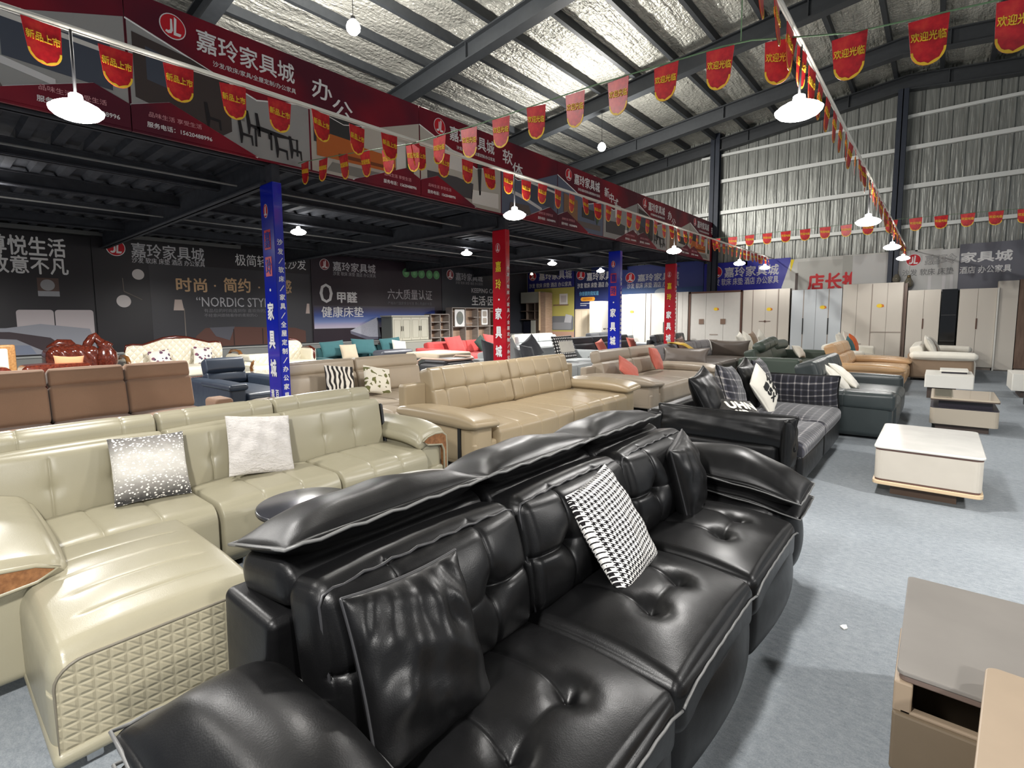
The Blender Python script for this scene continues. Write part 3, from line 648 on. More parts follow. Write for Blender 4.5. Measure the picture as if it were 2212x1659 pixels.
def globe(x, y, z, label, top, pw):
    t = thing('globe_lamp', label, 'lamp', (x, y, z), 0, 'bulb lamps under the roof')
    mesh('globe', lathe([(0, -.11), (.06, -.095), (.10, -.05), (.11, 0), (.09, .06), (.04, .11), (0, .115)], 24), LENS, t, smooth=True)
    mesh('socket', lathe([(.0, .16), (.035, .155), (.04, .10), (0, .1)], 12), plain('rod_dark', srgb(46, 46, 48), .5), t, smooth=True)
    mesh('cord', tube([(0, 0, .15), (0, 0, top-z)], .006, 6), plain('rod_dark', srgb(46, 46, 48), .5), t)
    L = bpy.data.lights.new('lamp_light', 'POINT'); L.energy = LAMP_W*pw; L.color = (1, .97, .92); L.shadow_soft_size = .13
    link(bpy.data.objects.new('lamp_light', L), t, (0, 0, -.26)); return t
globe(-7.09, 5.0, 6.06, 'bright bulb hanging from the roof above 办公, before the first rafter', zr(-7.09)+.31, 6)
globe(-7.09, 12.9, 6.10, 'smaller bright bulb hanging farther back under the roof', zr(-7.09)+.31, 4)
globe(-7.09, -2.7, 6.05, 'unseen bulb added to the roof row behind the camera', zr(-7.09)+.31, 6)  # added out of view to light the near part of the roof
# tiny warm spot bulb in the far corner, two unlit filament bulbs, small white globe by a wardrobe
t = thing('spot_bulb', 'tiny warm bulb in the dark far corner beside the red pillar', 'bulb', (-13.4, 18.3, 3.42)); mesh('globe', lathe([(0, -.05), (.05, -.03), (.055, 0), (.03, .05), (0, .055)], 16), emit('warm_bulb', (1, .82, .5, 1), 14), t, smooth=True)
mesh('bracket', tube([(0, 0, .05), (0, 0, .12), (-.3, .2, .14)], .012, 6), plain('rod_dark', srgb(46, 46, 48), .5), t)
ng = N('clear_bulb'); ng.set(col=srgb(226, 216, 190), rough=.05, trans=.85, spec=.5); 
for x, y, z, l in ((-.99, 19.03, 2.53, 'unlit clear filament bulb left of its pair, before the white poster'), (-.71, 19.03, 2.40, 'unlit clear filament bulb right of and below its pair')):
    t = thing('filament_bulb', l, 'bulb', (x, y, z)); mesh('glass', lathe([(0, -.16), (.07, -.14), (.105, -.07), (.10, 0), (.06, .09), (.04, .13)], 20), ng.m, t, smooth=True)
    mesh('socket', lathe([(0, .2), (.04, .19), (.045, .12), (0, .12)], 14), plain('brass_dark', srgb(120, 104, 76), .4, .7), t, smooth=True)
    mesh('filament', tube([(-.02, 0, .1), (-.03, 0, -.06), (0, 0, .02), (.03, 0, -.06), (.02, 0, .1)], .004, 5), plain('filament', srgb(180, 150, 90), .4), t)
    mesh('cord', tube([(0, 0, .19), (0, 0, 3.93-z), (0, .17, 3.96-z)], .006, 6), plain('cord_pale', srgb(170, 168, 160), .6), t)

# ================================================================ bunting
def flag_mat():
    n = N('flag_red'); c = n.obj(); v = n.noise(c, 9, 4, .6)
    n.set(col=n.ramp(v, [(.3, srgb(132, 14, 24)), (.55, srgb(200, 34, 42)), (.75, srgb(220, 70, 52))]), rough=.35, spec=.5)
    return n.m
FLAGR = flag_mat(); FLAGY = ink('flag_gold', 236, 192, 60, .4)
def flag_mesh(w, h, body):
    """one pennant: straight sides narrowing to a rounded gold rimmed foot, local x along the cord, hanging to -z"""
    def outline(k):
        P = [(-w/2*k, -.004)] if k == 1 else [(-w/2*k, -h*.62)]
        for i in range(13):
            a = math.pi+math.pi*i/12
            P.append((w*.43*k*math.cos(a), -h*.68+h*.32*k*math.sin(a)))
        P.append((w/2*k, -.004) if k == 1 else (w/2*k, -h*.62)); return P
    a = prism(outline(1), -.0015, .0015, 'y')
    b = [(w*.43*math.cos(math.pi+math.pi*i/12), -h*.68+h*.32*math.sin(math.pi+math.pi*i/12)) for i in range(13)]
    c = [(w*.37*math.cos(math.pi+math.pi*i/12), -h*.68+(h*.265+.006*math.sin(i*2.3))*math.sin(math.pi+math.pi*i/12)) for i in range(13)]
    rim = ([], [])
    for s in (-.0025, .0025):
        V = [(x, s, z) for x, z in b]+[(x, s, z) for x, z in c]; F = [(i, i+1, 14+i, 13+i) for i in range(12)]
        rim = join(rim, (V, F))
    r2 = rim; me = bpy.data.meshes.new('flag')
    V, F = join(a, r2); me.from_pydata([tuple(v) for v in V], [], F); me.materials.append(FLAGR); me.materials.append(FLAGY)
    me.polygons.foreach_set('material_index', [0]*len(a[1])+[1]*len(r2[1])); me.update()
    bm = bmesh.new(); g = glyphs(body, .02)
    for s in (-1, 1):
        t = bmesh.new(); t.from_mesh(g)
        for v in t.verts: x, y = v.co.x, v.co.y; v.co = Vector(((x-.5)*w*.86*(1 if s < 0 else -1), s*.0035+v.co.z*s, -h*.50+y*h*.20+(x-.5)*h*-.06*(1 if s < 0 else -1)))
        tm = bpy.data.meshes.new('x'); t.to_mesh(tm); t.free(); bm.from_mesh(tm); bpy.data.meshes.remove(tm)
    lm = bpy.data.meshes.new('lettering'); bm.to_mesh(lm); bm.free(); lm.materials.append(FLAGY)
    return me, lm
def bunting(label, path, n, along, s0, w, h, body, cordm, step, group='strings of red flags', turn=0.0):
    """cord with n flags; path(s) gives the point at distance s, along is the heading in degrees"""
    p0 = path(0); t = thing('bunting', label, 'bunting', p0, 0, group)
    top = s0+step*n
    pts = [Vector(path(s0-step*.6+(top-s0+step*.2)*i/40))-Vector(p0) for i in range(41)]
    if cordm: mesh('cord', tube(pts, .005, 5), cordm, t, smooth=True)
    fm, lm = flag_mesh(w, h, body)
    for i in range(n):
        p = Vector(path(s0+step*i))-Vector(p0)
        o = link(bpy.data.objects.new('flag', fm), t, p-Vector((0, 0, .006)), (R(random.uniform(-7, 7)), R(random.uniform(-3, 3)), R(along+random.uniform(-9, 9)+turn)))
        link(bpy.data.objects.new('lettering', lm), o)
    return t
GREEN = plain('green_cord', srgb(96, 128, 92), .6); WCORD = plain('white_cord', srgb(214, 210, 200), .6)
bunting('long row of red 新品上市 flags under the white pipe before the banner', lambda s: (C1, s, CZ-.02-.012*math.sin(s*7)), 48, 90, .68, .19, .26, '新品上市', WCORD, .375)
def cross(s):
    x = -6.0+s
    K = [(-9, 3.5), (-6.0, 3.46), (-5.2, 3.40), (-4.15, 3.30), (-3.3, 3.30), (-2.2, 3.34), (-1.1, 3.345), (-.5, 3.20), (.3, 3.15), (1.5, 3.2)]
    zz = next(a[1]+(b[1]-a[1])*(x-a[0])/(b[0]-a[0]) for a, b in zip(K, K[1:]) if x <= b[0]); y = 3.42+.095*s
    return (x, y, zz)
bunting('string of red 欢迎光临 flags crossing from the banner over the aisle', cross, 20, 5.5, .04, .18, .27, '欢迎光临', GREEN, .364)
mesh_t = tag(mesh('hanging_twine', tube([(-1.1, 3.885, 3.345), (-1.1, 3.885, 3.8), (-1.12, 3.9, zr(-1.1)+.2)], .004, 5), GREEN), 'green twine holding the crossing flag string up to the roof', 'twine')
bunting('string of red flags across the far end before the ribbed wall', lambda s: (-6.1+s, 16.5, 3.84-.006*max(0,s-4)**2), 17, 0, .92, .25, .31, '欢迎光临', GREEN, .462)
bunting('row of red flags seen edge-on along the white pipe above the aisle', lambda s: (C2, s, CZ-.02), 42, 90, 3.1, .19, .26, '新品上市', WCORD, .375)
# ================================================================ upholstery colours
BLK = leather('black_leather', srgb(11, 11, 12), .38, .10, .28, .30)
CRM = leather('sage_cream_leather', srgb(154, 148, 126), .36, .12, .25)
BEI = leather('sand_leather', srgb(162, 145, 117), .38, .12, .3)
TAU = leather('taupe_leather', srgb(168, 154, 134), .42, .12, .3)
TAU2 = leather('warm_taupe_leather', srgb(160, 147, 130), .38, .12, .3)
DKG = leather('slate_green_leather', srgb(48, 55, 56), .38, .12, .35)
GRN = leather('moss_green_leather', srgb(62, 73, 64), .44, .12, .35)
TAN = leather('tan_leather', srgb(188, 152, 112), .30, .12, .35)
BRL = leather('umber_leather', srgb(104, 94, 86), .38, .12, .35)
NVY = leather('navy_leather', srgb(46, 56, 70), .45, .12, .3)
IVO = leather('ivory_leather', srgb(226, 220, 200), .34, .10, .2)
REDF = fabric('coral_red_fabric', srgb(196, 78, 76)); TEAL = fabric('teal_fabric', srgb(62, 104, 108)); BRF = fabric('brown_weave', srgb(150, 120, 97), 300)
GRYF = fabric('pale_grey_fabric', srgb(166, 170, 170)); CHAR = fabric('charcoal_fabric', srgb(74, 76, 80)); CORAL = fabric('coral_fabric', srgb(206, 112, 96)); OFFW = fabric('offwhite_fabric', srgb(222, 218, 206)); BGF = fabric('beige_fabric', srgb(198, 182, 158))
BROWNW = fabric('mocha_fabric', srgb(140, 120, 100))
PIPEG = plain('grey_piping', srgb(96, 96, 95), .4); PIPEB = plain('black_piping', srgb(40, 40, 42), .4)
CHROME = plain('brushed_steel', srgb(190, 192, 194), .25, .9); LEGB = plain('black_leg', srgb(30, 30, 30), .4)
def wood(name, c0, c1, rough=.3, axis=(1, 12, 12), scale=3):
    if name in _M: return _M[name]
    n = N(name); v = n.noise(n.obj(axis), scale, 5, .6); n.set(col=n.mix(n.ramp(v, [(.3, 0.), (.7, 1.)]), c0, c1), rough=rough, spec=.5); n.bump(v, .08, .002); _M[name] = n.m; return n.m
WALNUT = wood('walnut', srgb(104, 66, 38), srgb(150, 104, 66)); MAHOG = wood('mahogany', srgb(58, 22, 16), srgb(104, 46, 32), .18); PALEW = wood('pale_oak', srgb(196, 170, 134), srgb(222, 198, 164), .45)

class Sofa:
    """collects parts under one root; positions are given in hall coordinates relative to the root's own turn"""
    def __init__(s, name, label, cat, x, y, rz=0, group=None):
        s.t = thing(name, label, cat, (x, y, 0), R(rz), group); s.o = (x, y)
    def part(s, name, vf, mat, c, rot=(0, 0, 0), parent=None, smooth=True):
        if parent is None: return mesh(name, vf, mat, s.t, (c[0]-s.o[0], c[1]-s.o[1], c[2]), rot, smooth)
        return mesh(name, vf, mat, parent, c, rot, smooth)
    def soft(s, name, lo, hi, mat, rot=(0, 0, 0), **k):
        c = [(a+b)/2 for a, b in zip(lo, hi)]
        return s.part(name, soft([b-a for a, b in zip(lo, hi)], **k), mat, c, rot)
    def legs(s, x0, x1, y0, y1, h, mat, w=.05):
        for x in (x0, x1):
            for y in (y0, y1): s.part('leg', box(-w/2, -w/2, 0, w/2, w/2, h, .004), mat, (x, y, 0), smooth=False)
def rimpath(pts3, n=6):
    """closed smooth path through points"""
    return pts3
# ---------------------------------------------------------------- 1 black recliner sofa
s = Sofa('leather_sofa', 'large black leather three-seat sofa with puffed headrests nearest the camera', 'sofa', -1.0, 1.8)
bs = s
s.soft('sofa_base', (-1.34, .50, .04), (-.60, 3.10, .30), BLK, r=.03, n=16)
s.soft('back_frame', (-1.54, .56, .05), (-1.25, 3.06, .72), BLK, r=.025, puff=(.01, .012, .01), n=24)
for k in range(3):
    y0 = .60+.80*k; y1 = y0+.80; yc = (y0+y1)/2
    s.soft('front_panel', (-.66, y0+.004, .05), (-.515, y1-.004, .385), BLK, r=.06, puff=(.06, .0, .0), n=22, q=2.0)
    def seatfn(o, U, k=k):
        f = np.clip((U[:, 0]+1)/2, 0, 1); o[:, 2] += np.where(U[:, 2] > 0, .02*np.sin(f*3.1), 0)
        return o
    c = s.soft('seat_cushion', (-1.12, y0+.004, .25), (-.50, y1-.004, .43), BLK, r=(.035, .05, .045), puff=(.012, .006, .05), n=46, fn=seatfn, q=2.6,
               tufts=[('+z', .10, -.13, .05, .055), ('+z', .10, .13, .05, .055)], seams=[('+z', 'y', -.13, .010, .016, -.3, .08), ('+z', 'y', .13, .010, .016, -.3, .08), ('+z', 'x', .10, .010, .03, -.13, .13)])
    P = [(.319, -.395+.79*i/30, .060+.002*math.sin(i*1.7+k)-.03*(abs(i-15)/15)**6) for i in range(31)]
    mesh('piping', tube(P, .0045, 6), PIPEG, c, smooth=True)
    def backfn(o, U):
        o[:, 0] += .02*np.cos(U[:, 2]*1.5); return o
    b = s.part('back_cushion', soft((.20, .785, .44), r=(.07, .05, .06), puff=(.05, .01, .015), n=44, fn=backfn, q=2.4,
               tufts=[('+x', -.17, 0.0, .055, .06), ('+x', .17, 0.0, .055, .06)],
               seams=[('+x', 'z', 0.0, .022, .012, -.4, -.15), ('+x', 'z', 0.0, .022, .012, .15, .4), ('+x', 'z', 0.0, .006, .012, -.17, .17), ('+x', 'y', -.17, .012, .010, 0, .3), ('+x', 'y', .17, .012, .010, 0, .3), ('+x', 'y', .17, .012, .010, -.3, 0), ('+x', 'y', -.17, .012, .010, -.3, 0)]), BLK, (-1.145, yc, .62), (0, R(-11), 0))
    P = [(.085, -.372+.744*i/24, .205-.012*(abs(i-12)/12)**4+.004*math.sin(i*2+k)) for i in range(25)]
    mesh('piping', tube([(.08, -.378, -.19), (.085, -.384, 0), (.082, -.382, .17)]+P+[(.082, .382, .17), (.085, .384, 0), (.08, .378, -.19)], .005, 6), PIPEB, b, smooth=True)
    s.part('lower_headrest', soft((.30, .79, .125), r=(.06, .03, .055), puff=(.02, .004, .01), n=26), BLK, (-1.385, yc, .775), (0, R(-10), 0))
    def headfn(o, U):
        e = np.abs(U[:, 1]); o[:, 2] *= (1-.75*np.clip((e-.74)/.26, 0, 1)**1.8)
        e = np.abs(U[:, 0]); o[:, 2] *= (1-.55*np.clip((e-.5)/.5, 0, 1)**1.6)
        o[:, 2] += .004*np.sin(o[:, 1]*23)*np.cos(o[:, 0]*9); return o
    h = s.part('headrest', soft((.37, .795, .06), r=(.04, .03, .027), puff=(.0, .004, .058), n=40, fn=headfn, q=2.4), BLK, (-1.41, yc, .865), (0, R(-14), 0))
    hx, hy = .184, .395
    mesh('piping', tube([(-hx, -hy, 0), (0, -hy, 0), (hx, -hy, 0)]+[(hx+.004, -hy+2*hy*i/16, .004*math.sin(i*2.1)) for i in range(1, 16)]+[(hx, hy, 0), (0, hy, 0), (-hx, hy, 0)]+[(-hx-.004, hy-2*hy*i/8, 0) for i in range(1, 8)], .0055, 6, closed=True), PIPEG, h, smooth=True)
for y0, y1, sg in ((.22, .61, -1), (3.0, 3.39, 1)):
    yc = (y0+y1)/2
    a = s.soft('arm', (-1.34, y0+.03, .04), (-.56, y1-.02, .50), BLK, r=(.10, .12, .10), puff=(.06, .05, .02), n=30, q=2.0)
    def padfn(o, U):
        e = np.abs(U[:, 0]); g = np.abs(U[:, 1]); o[:, 2] *= (1-.68*np.clip((e-.7)/.3, 0, 1)**1.5)*(1-.5*np.clip((g-.45)/.55, 0, 1)**1.5)
        o[:, 2] += -.03*U[:, 0]**2+.005*np.sin(o[:, 0]*17+o[:, 1]*8); return o
    for j, (dz, th) in enumerate(((.615, .10), (.535, .075))):
        q = s.part('arm_pad' if j == 0 else 'lower_arm_pad', soft((.84, .37, th), r=(.04, .04, .04), puff=(0, .0, .10 if j == 0 else .02), n=36, fn=padfn, q=2.0), BLK, (-.90, yc, dz-.03), (R(4*sg), R(4), 0))
        px, py = .419, .184
        ring = [(-px, -py), (0, -py-.004), (px, -py), (px+.003, 0), (px, py), (0, py+.004), (-px, py), (-px-.003, 0)]
        Q = []
        for i in range(8):
            (a0, b0), (a1, b1) = ring[i], ring[(i+1) % 8]
            for m in range(5): f = m/5; x = a0+(a1-a0)*f; y = b0+(b1-b0)*f; Q.append((x, y, -.03*(x/.45)**2+.003*math.sin(i*3+m*2)))
        mesh('piping', tube(Q, .0045, 6, closed=True), PIPEG, q, smooth=True)
# cushions on it
pillow('cushion', 'black leather cushion with crinkled corners on the near end of the black sofa', BLK, (-.94, .81, .655), .385, .40, .15, 22, 2, -3, piping=PIPEB, seed=3, pinch=.055, wr=.011, group=None, n=34)
pillow('cushion', 'black leather cushion in the far corner of the black sofa', BLK, (-.98, 2.74, .635), .42, .42, .18, 14, 12, 4, piping=PIPEB, seed=4, pinch=.06, wr=.007, n=30)
def hound():
    n = N('houndstooth'); sp = n.n('ShaderNodeSeparateXYZ'); n.t.links.new(n.obj((48, 48, 48)), sp.inputs[0]); u, v = sp.outputs[0], sp.outputs[1]
    A = n.math('LESS_THAN', n.math('FRACT', u), .5); B = n.math('LESS_THAN', n.math('FRACT', v), .5)
    D = n.math('LESS_THAN', n.math('FRACT', n.math('MULTIPLY', n.math('ADD', u, v), 2.0)), .5)
    same = n.math('COMPARE', A, B, .1); f = n.math('ADD', n.math('MULTIPLY', same, A), n.math('MULTIPLY', n.math('SUBTRACT', 1.0, same), D))
    n.set(col=n.mix(f, srgb(30, 28, 30), srgb(232, 230, 226)), rough=.9, spec=.2); n.bump(n.noise(n.obj(), 300, 2), .3, .002); return n.m
HOUND = hound()
pillow('cushion', 'houndstooth cushion standing on one corner on the black sofa', HOUND, (-.95, 1.86, .645), .40, .44, .15, 32, 4, 5, piping=None, seed=5, pinch=.07, n=26)
pillow('cushion', 'houndstooth cushion tip at the near front edge of the black sofa', HOUND, (-.56, .635, .49), .40, .40, .10, 86, 0, 45, seed=6, pinch=.07, n=22)

# ---------------------------------------------------------------- 2 cream corner sofa
s = Sofa('corner_sofa', 'sage cream leather corner sofa with quilted chaise front and walnut arm trim', 'sofa', -3.2, 1.5)
s.soft('sofa_base', (-3.92, .02, .05), (-3.12, 2.98, .26), CRM, r=.02, n=14)
for k, (y0, y1) in enumerate(((.30, 1.13), (1.13, 1.95), (1.95, 2.76))):
    yc = (y0+y1)/2; w = y1-y0
    s.soft('seat_cushion', (-3.72, y0+.003, .07), (-3.06, y1-.003, .43), CRM, r=(.09, .018, .09), puff=(.012, .0, .025), n=34, q=3,
           seams=[('+z', 'y', -.13, .010, .010, -.4, .33), ('+z', 'y', .13, .010, .010, -.4, .33), ('+x', 'y', -.13, .006, .010, -.02, .2), ('+x', 'y', .13, .006, .010, -.02, .2)])
for k, (y0, y1) in enumerate(((.16, 1.04), (1.04, 1.83), (1.83, 2.72))):
    yc = (y0+y1)/2; w = y1-y0
    s.part('back_cushion', soft((.17, w-.006, .44), r=(.05, .02, .06), puff=(.03, .0, .012), n=34, q=2.6, tufts=[('+x', -.14, -.0, .020, .05), ('+x', .14, -.0, .020, .05)],
           seams=[('+x', 'y', -.14, .012, .009, -.2, .16), ('+x', 'y', .14, .012, .009, -.2, .16)]), CRM, (-3.70, yc, .585), (0, R(-9), 0))
    s.part('headrest', soft((.17, w-.004, .17), r=(.07, .02, .07), puff=(.012, 0, .008), n=26, seams=[('+x', 'y', w*.28, .008, .008, -.2, .2), ('+z', 'y', w*.28, .008, .008, -.2, .2), ('+x', 'y', -w*.28, .008, .008, -.2, .2), ('+z', 'y', -w*.28, .008, .008, -.2, .2)]), CRM, (-3.86, yc, .815), (0, R(-6), 0))
s.soft('back_frame', (-4.02, .10, .05), (-3.80, 2.80, .74), CRM, r=.03, n=14)
s.part('back_end', soft((.18, .03, .50), r=(.02, .012, .02), n=12), PIPEB, (-3.72, 2.755, .50), (0, R(-9), 0))
def quilt():
    n = N('quilted_cream'); sp = n.n('ShaderNodeSeparateXYZ'); n.t.links.new(n.obj((1, 1, 1)), sp.inputs[0])
    u = n.math('MULTIPLY', sp.outputs[1], 21); v = n.math('MULTIPLY', sp.outputs[2], 24)
    a = n.math('FRACT', u); b = n.math('FRACT', n.math('ADD', v, 0.0)); c = n.math('FRACT', n.math('ADD', u, v)); d = n.math('FRACT', n.math('MULTIPLY', n.math('SUBTRACT', n.math('MULTIPLY', u, .5), v), 1.0))
    e = lambda q: n.math('MINIMUM', n.math('MULTIPLY', n.math('MINIMUM', q, n.math('SUBTRACT', 1.0, q)), 5.0), 1.0)
    h = n.math('MULTIPLY', n.math('MULTIPLY', e(a), e(b)), n.math('MULTIPLY', n.math('MULTIPLY_ADD', e(c), .7, .3), 1.0))
    h = n.math('ADD', h, n.math('MULTIPLY', a, .5)); n.bump(h, .4, .012)
    n.set(col=srgb(164, 156, 132), rough=.55, spec=.4); return n.m
def chfn(o, U):
    f = np.clip((U[:, 0]-.2)/.8, 0, 1); o[:, 2] -= np.where(U[:, 2] > .3, .025*f**2, 0); return o
c = s.soft('chaise', (-3.10, .215, .0), (-2.085, .925, .44), CRM, r=(.10, .05, .10), puff=(.0, .004, .04), n=48, q=2.6, fn=chfn,
       seams=[*[('+z', 'x', q, .007, .010, -.24, .24) for q in (-.20, -.02, .16, .32)]])
pts = [(-.345, -.17), (.345, -.17), (.345, .06)]+[(.345-.09+.09*math.cos(R(a)), .06+.075*math.sin(R(a))) for a in range(15, 91, 15)]+[(-.345+.09-.09*math.sin(R(a)), .06+.075*math.cos(R(a))) for a in range(0, 91, 15)]
pts = [(a, b+.035) for a, b in pts]
qf = mesh('quilted_front', prism(pts, .502, .514, 'x'), quilt(), c)
mesh('piping', tube([(.512, a, b) for a, b in pts], .005, 6, closed=True), plain('grey_cream_piping', srgb(112, 106, 92), .5), c, smooth=True)
s.soft('chaise_plinth', (-3.05, .207, .04), (-2.065, .93, .095), CRM, r=.025, n=14)
for x, y in ((-2.16, .32), (-2.16, .84)): s.part('leg', box(-.06, -.025, 0, .06, .025, .045, .004), CHROME, (x, y, 0), smooth=False)
for x, y in ((-3.2, 1.3), (-3.2, 2.85), (-3.85, .2), (-3.85, 2.85)): s.part('leg', box(-.05, -.025, 0, .05, .025, .055, .004), CHROME, (x, y, 0), smooth=False)
for sg, y0, y1, xf, x0 in ((1, 2.735, 3.0, -3.13, -3.92), (-1, -.06, .335, -2.68, -3.92)):
    yc = (y0+y1)/2; w = y1-y0; L = xf-x0
    a = s.soft('arm', (x0, y0+.03, .06), (xf-.02, y1-.01, .52), CRM, r=(.03, .05, .04), n=18)
    def armfn(o, U, sg=sg):
        o[:, 2] += np.where(U[:, 2] > -2, -.10*((U[:, 1]*sg-.35)*.5)**2+.03-.05*np.clip(U[:, 0], 0, 1)**3, 0); return o
    t = mesh('arm_pad', soft((L+.02, w+.05, .12), r=(.05, .06, .065), puff=(0, .01, .02), n=30, fn=armfn), CRM, a, (0, -.005*sg, .235), smooth=True)
    # walnut front: a blade under the roll that turns down the outer edge
    P = []
    up = [(-sg*w*.47, .205), (-sg*w*.30, .235), (0, .25), (sg*w*.30, .245), (sg*w*.46, .215)]
    dn = [(sg*w*.49, .14), (sg*w*.49, -.28), (sg*w*.39, -.28), (sg*w*.38, .10), (sg*w*.28, .155), (0, .165), (-sg*w*.30, .178)]
    bl = up+dn
    if sg > 0: bl = bl[::-1]
    mesh('wood_trim', prism(bl, L/2-.012, L/2+.030, 'x'), WALNUT, a)
    mesh('piping', tube([(L/2+.024, p*1.03, q+(.006 if q > .19 else -.004)) for p, q in bl], .010, 6, closed=True), CRM, a, smooth=True)
# cushions
def spots():
    n = N('spotted_plush'); c = n.obj(); sp = n.n('ShaderNodeSeparateXYZ'); n.t.links.new(c, sp.inputs[0]); v = n.n('ShaderNodeTexVoronoi'); n.put(v.inputs['Vector'], n.obj((52, 74, 52))); v.inputs['Scale'].default_value = 1
    dot = n.math('LESS_THAN', v.outputs['Distance'], .33); y = n.math('ABSOLUTE', n.math('ADD', sp.outputs[1], -.015))
    base = n.ramp(n.math('ADD', n.math('MULTIPLY', y, 4.2), n.math('MULTIPLY', n.noise(c, 30, 3), .18)), [(.28, srgb(212, 208, 200)), (.55, srgb(160, 156, 150)), (.92, srgb(40, 38, 38))])
    n.set(col=n.mix(dot, base, srgb(236, 232, 226)), rough=.95, sheen=.4); n.bump(n.noise(c, 120, 3), .6, .006); return n.m
pillow('cushion', 'black and white speckled plush cushion on the cream corner sofa', spots(), (-3.50, .91, .635), .40, .40, .13, 24, 0, -3, seed=8, pinch=.05)
def fur(name, col, sc=40, st=.9):
    n = N(name); c = n.obj((1, 2.2, 1)); v = n.noise(c, sc, 5, .65); n.set(col=n.mix(v, tuple(x*.82 for x in col[:3])+(1,), col), rough=1, sheen=.5, spec=.1); n.bump(v, st, .03); return n.m
pillow('cushion', 'white ribbed fur cushion on the cream corner sofa', fur('white_fur', srgb(232, 226, 220), 26), (-3.50, 1.58, .645), .44, .42, .15, 26, -2, -8, seed=9, pinch=.05, wr=.010, n=28)
# ---------------------------------------------------------------- side tables behind the black sofa
t = thing('side_table', 'round black side table behind the black sofa headrests', 'table', (-2.42, 1.32, 0))
STONEB = plain('black_top', srgb(46, 47, 52), .22, spec=.6, var=.08)
mesh('table_top', slab([(.25*math.cos(2*math.pi*i/48), .25*math.sin(2*math.pi*i/48)) for i in range(48)], .53, .555, .008), STONEB, t, smooth=True)
mesh('post', lathe([(.03, .02), (.024, .3), (.03, .53)], 16), LEGB, t, smooth=True); mesh('foot', slab([(.18*math.cos(2*math.pi*i/32), .18*math.sin(2*math.pi*i/32)) for i in range(32)], 0, .02, .005), LEGB, t, smooth=True)
t = thing('coffee_table', 'round white table showing over the black sofa headrests', 'table', (-2.22, 2.08, 0))
mesh('table_top', slab([(.45*math.cos(2*math.pi*i/56), .42*math.sin(2*math.pi*i/56)) for i in range(56)], .44, .47, .01), plain('white_top', srgb(226, 224, 218), .2), t, smooth=True)
mesh('drum', lathe([(.25, 0), (.27, .06), (.27, .38), (.24, .44)], 32), plain('warm_grey_board', srgb(170, 160, 148), .5), t, smooth=True)
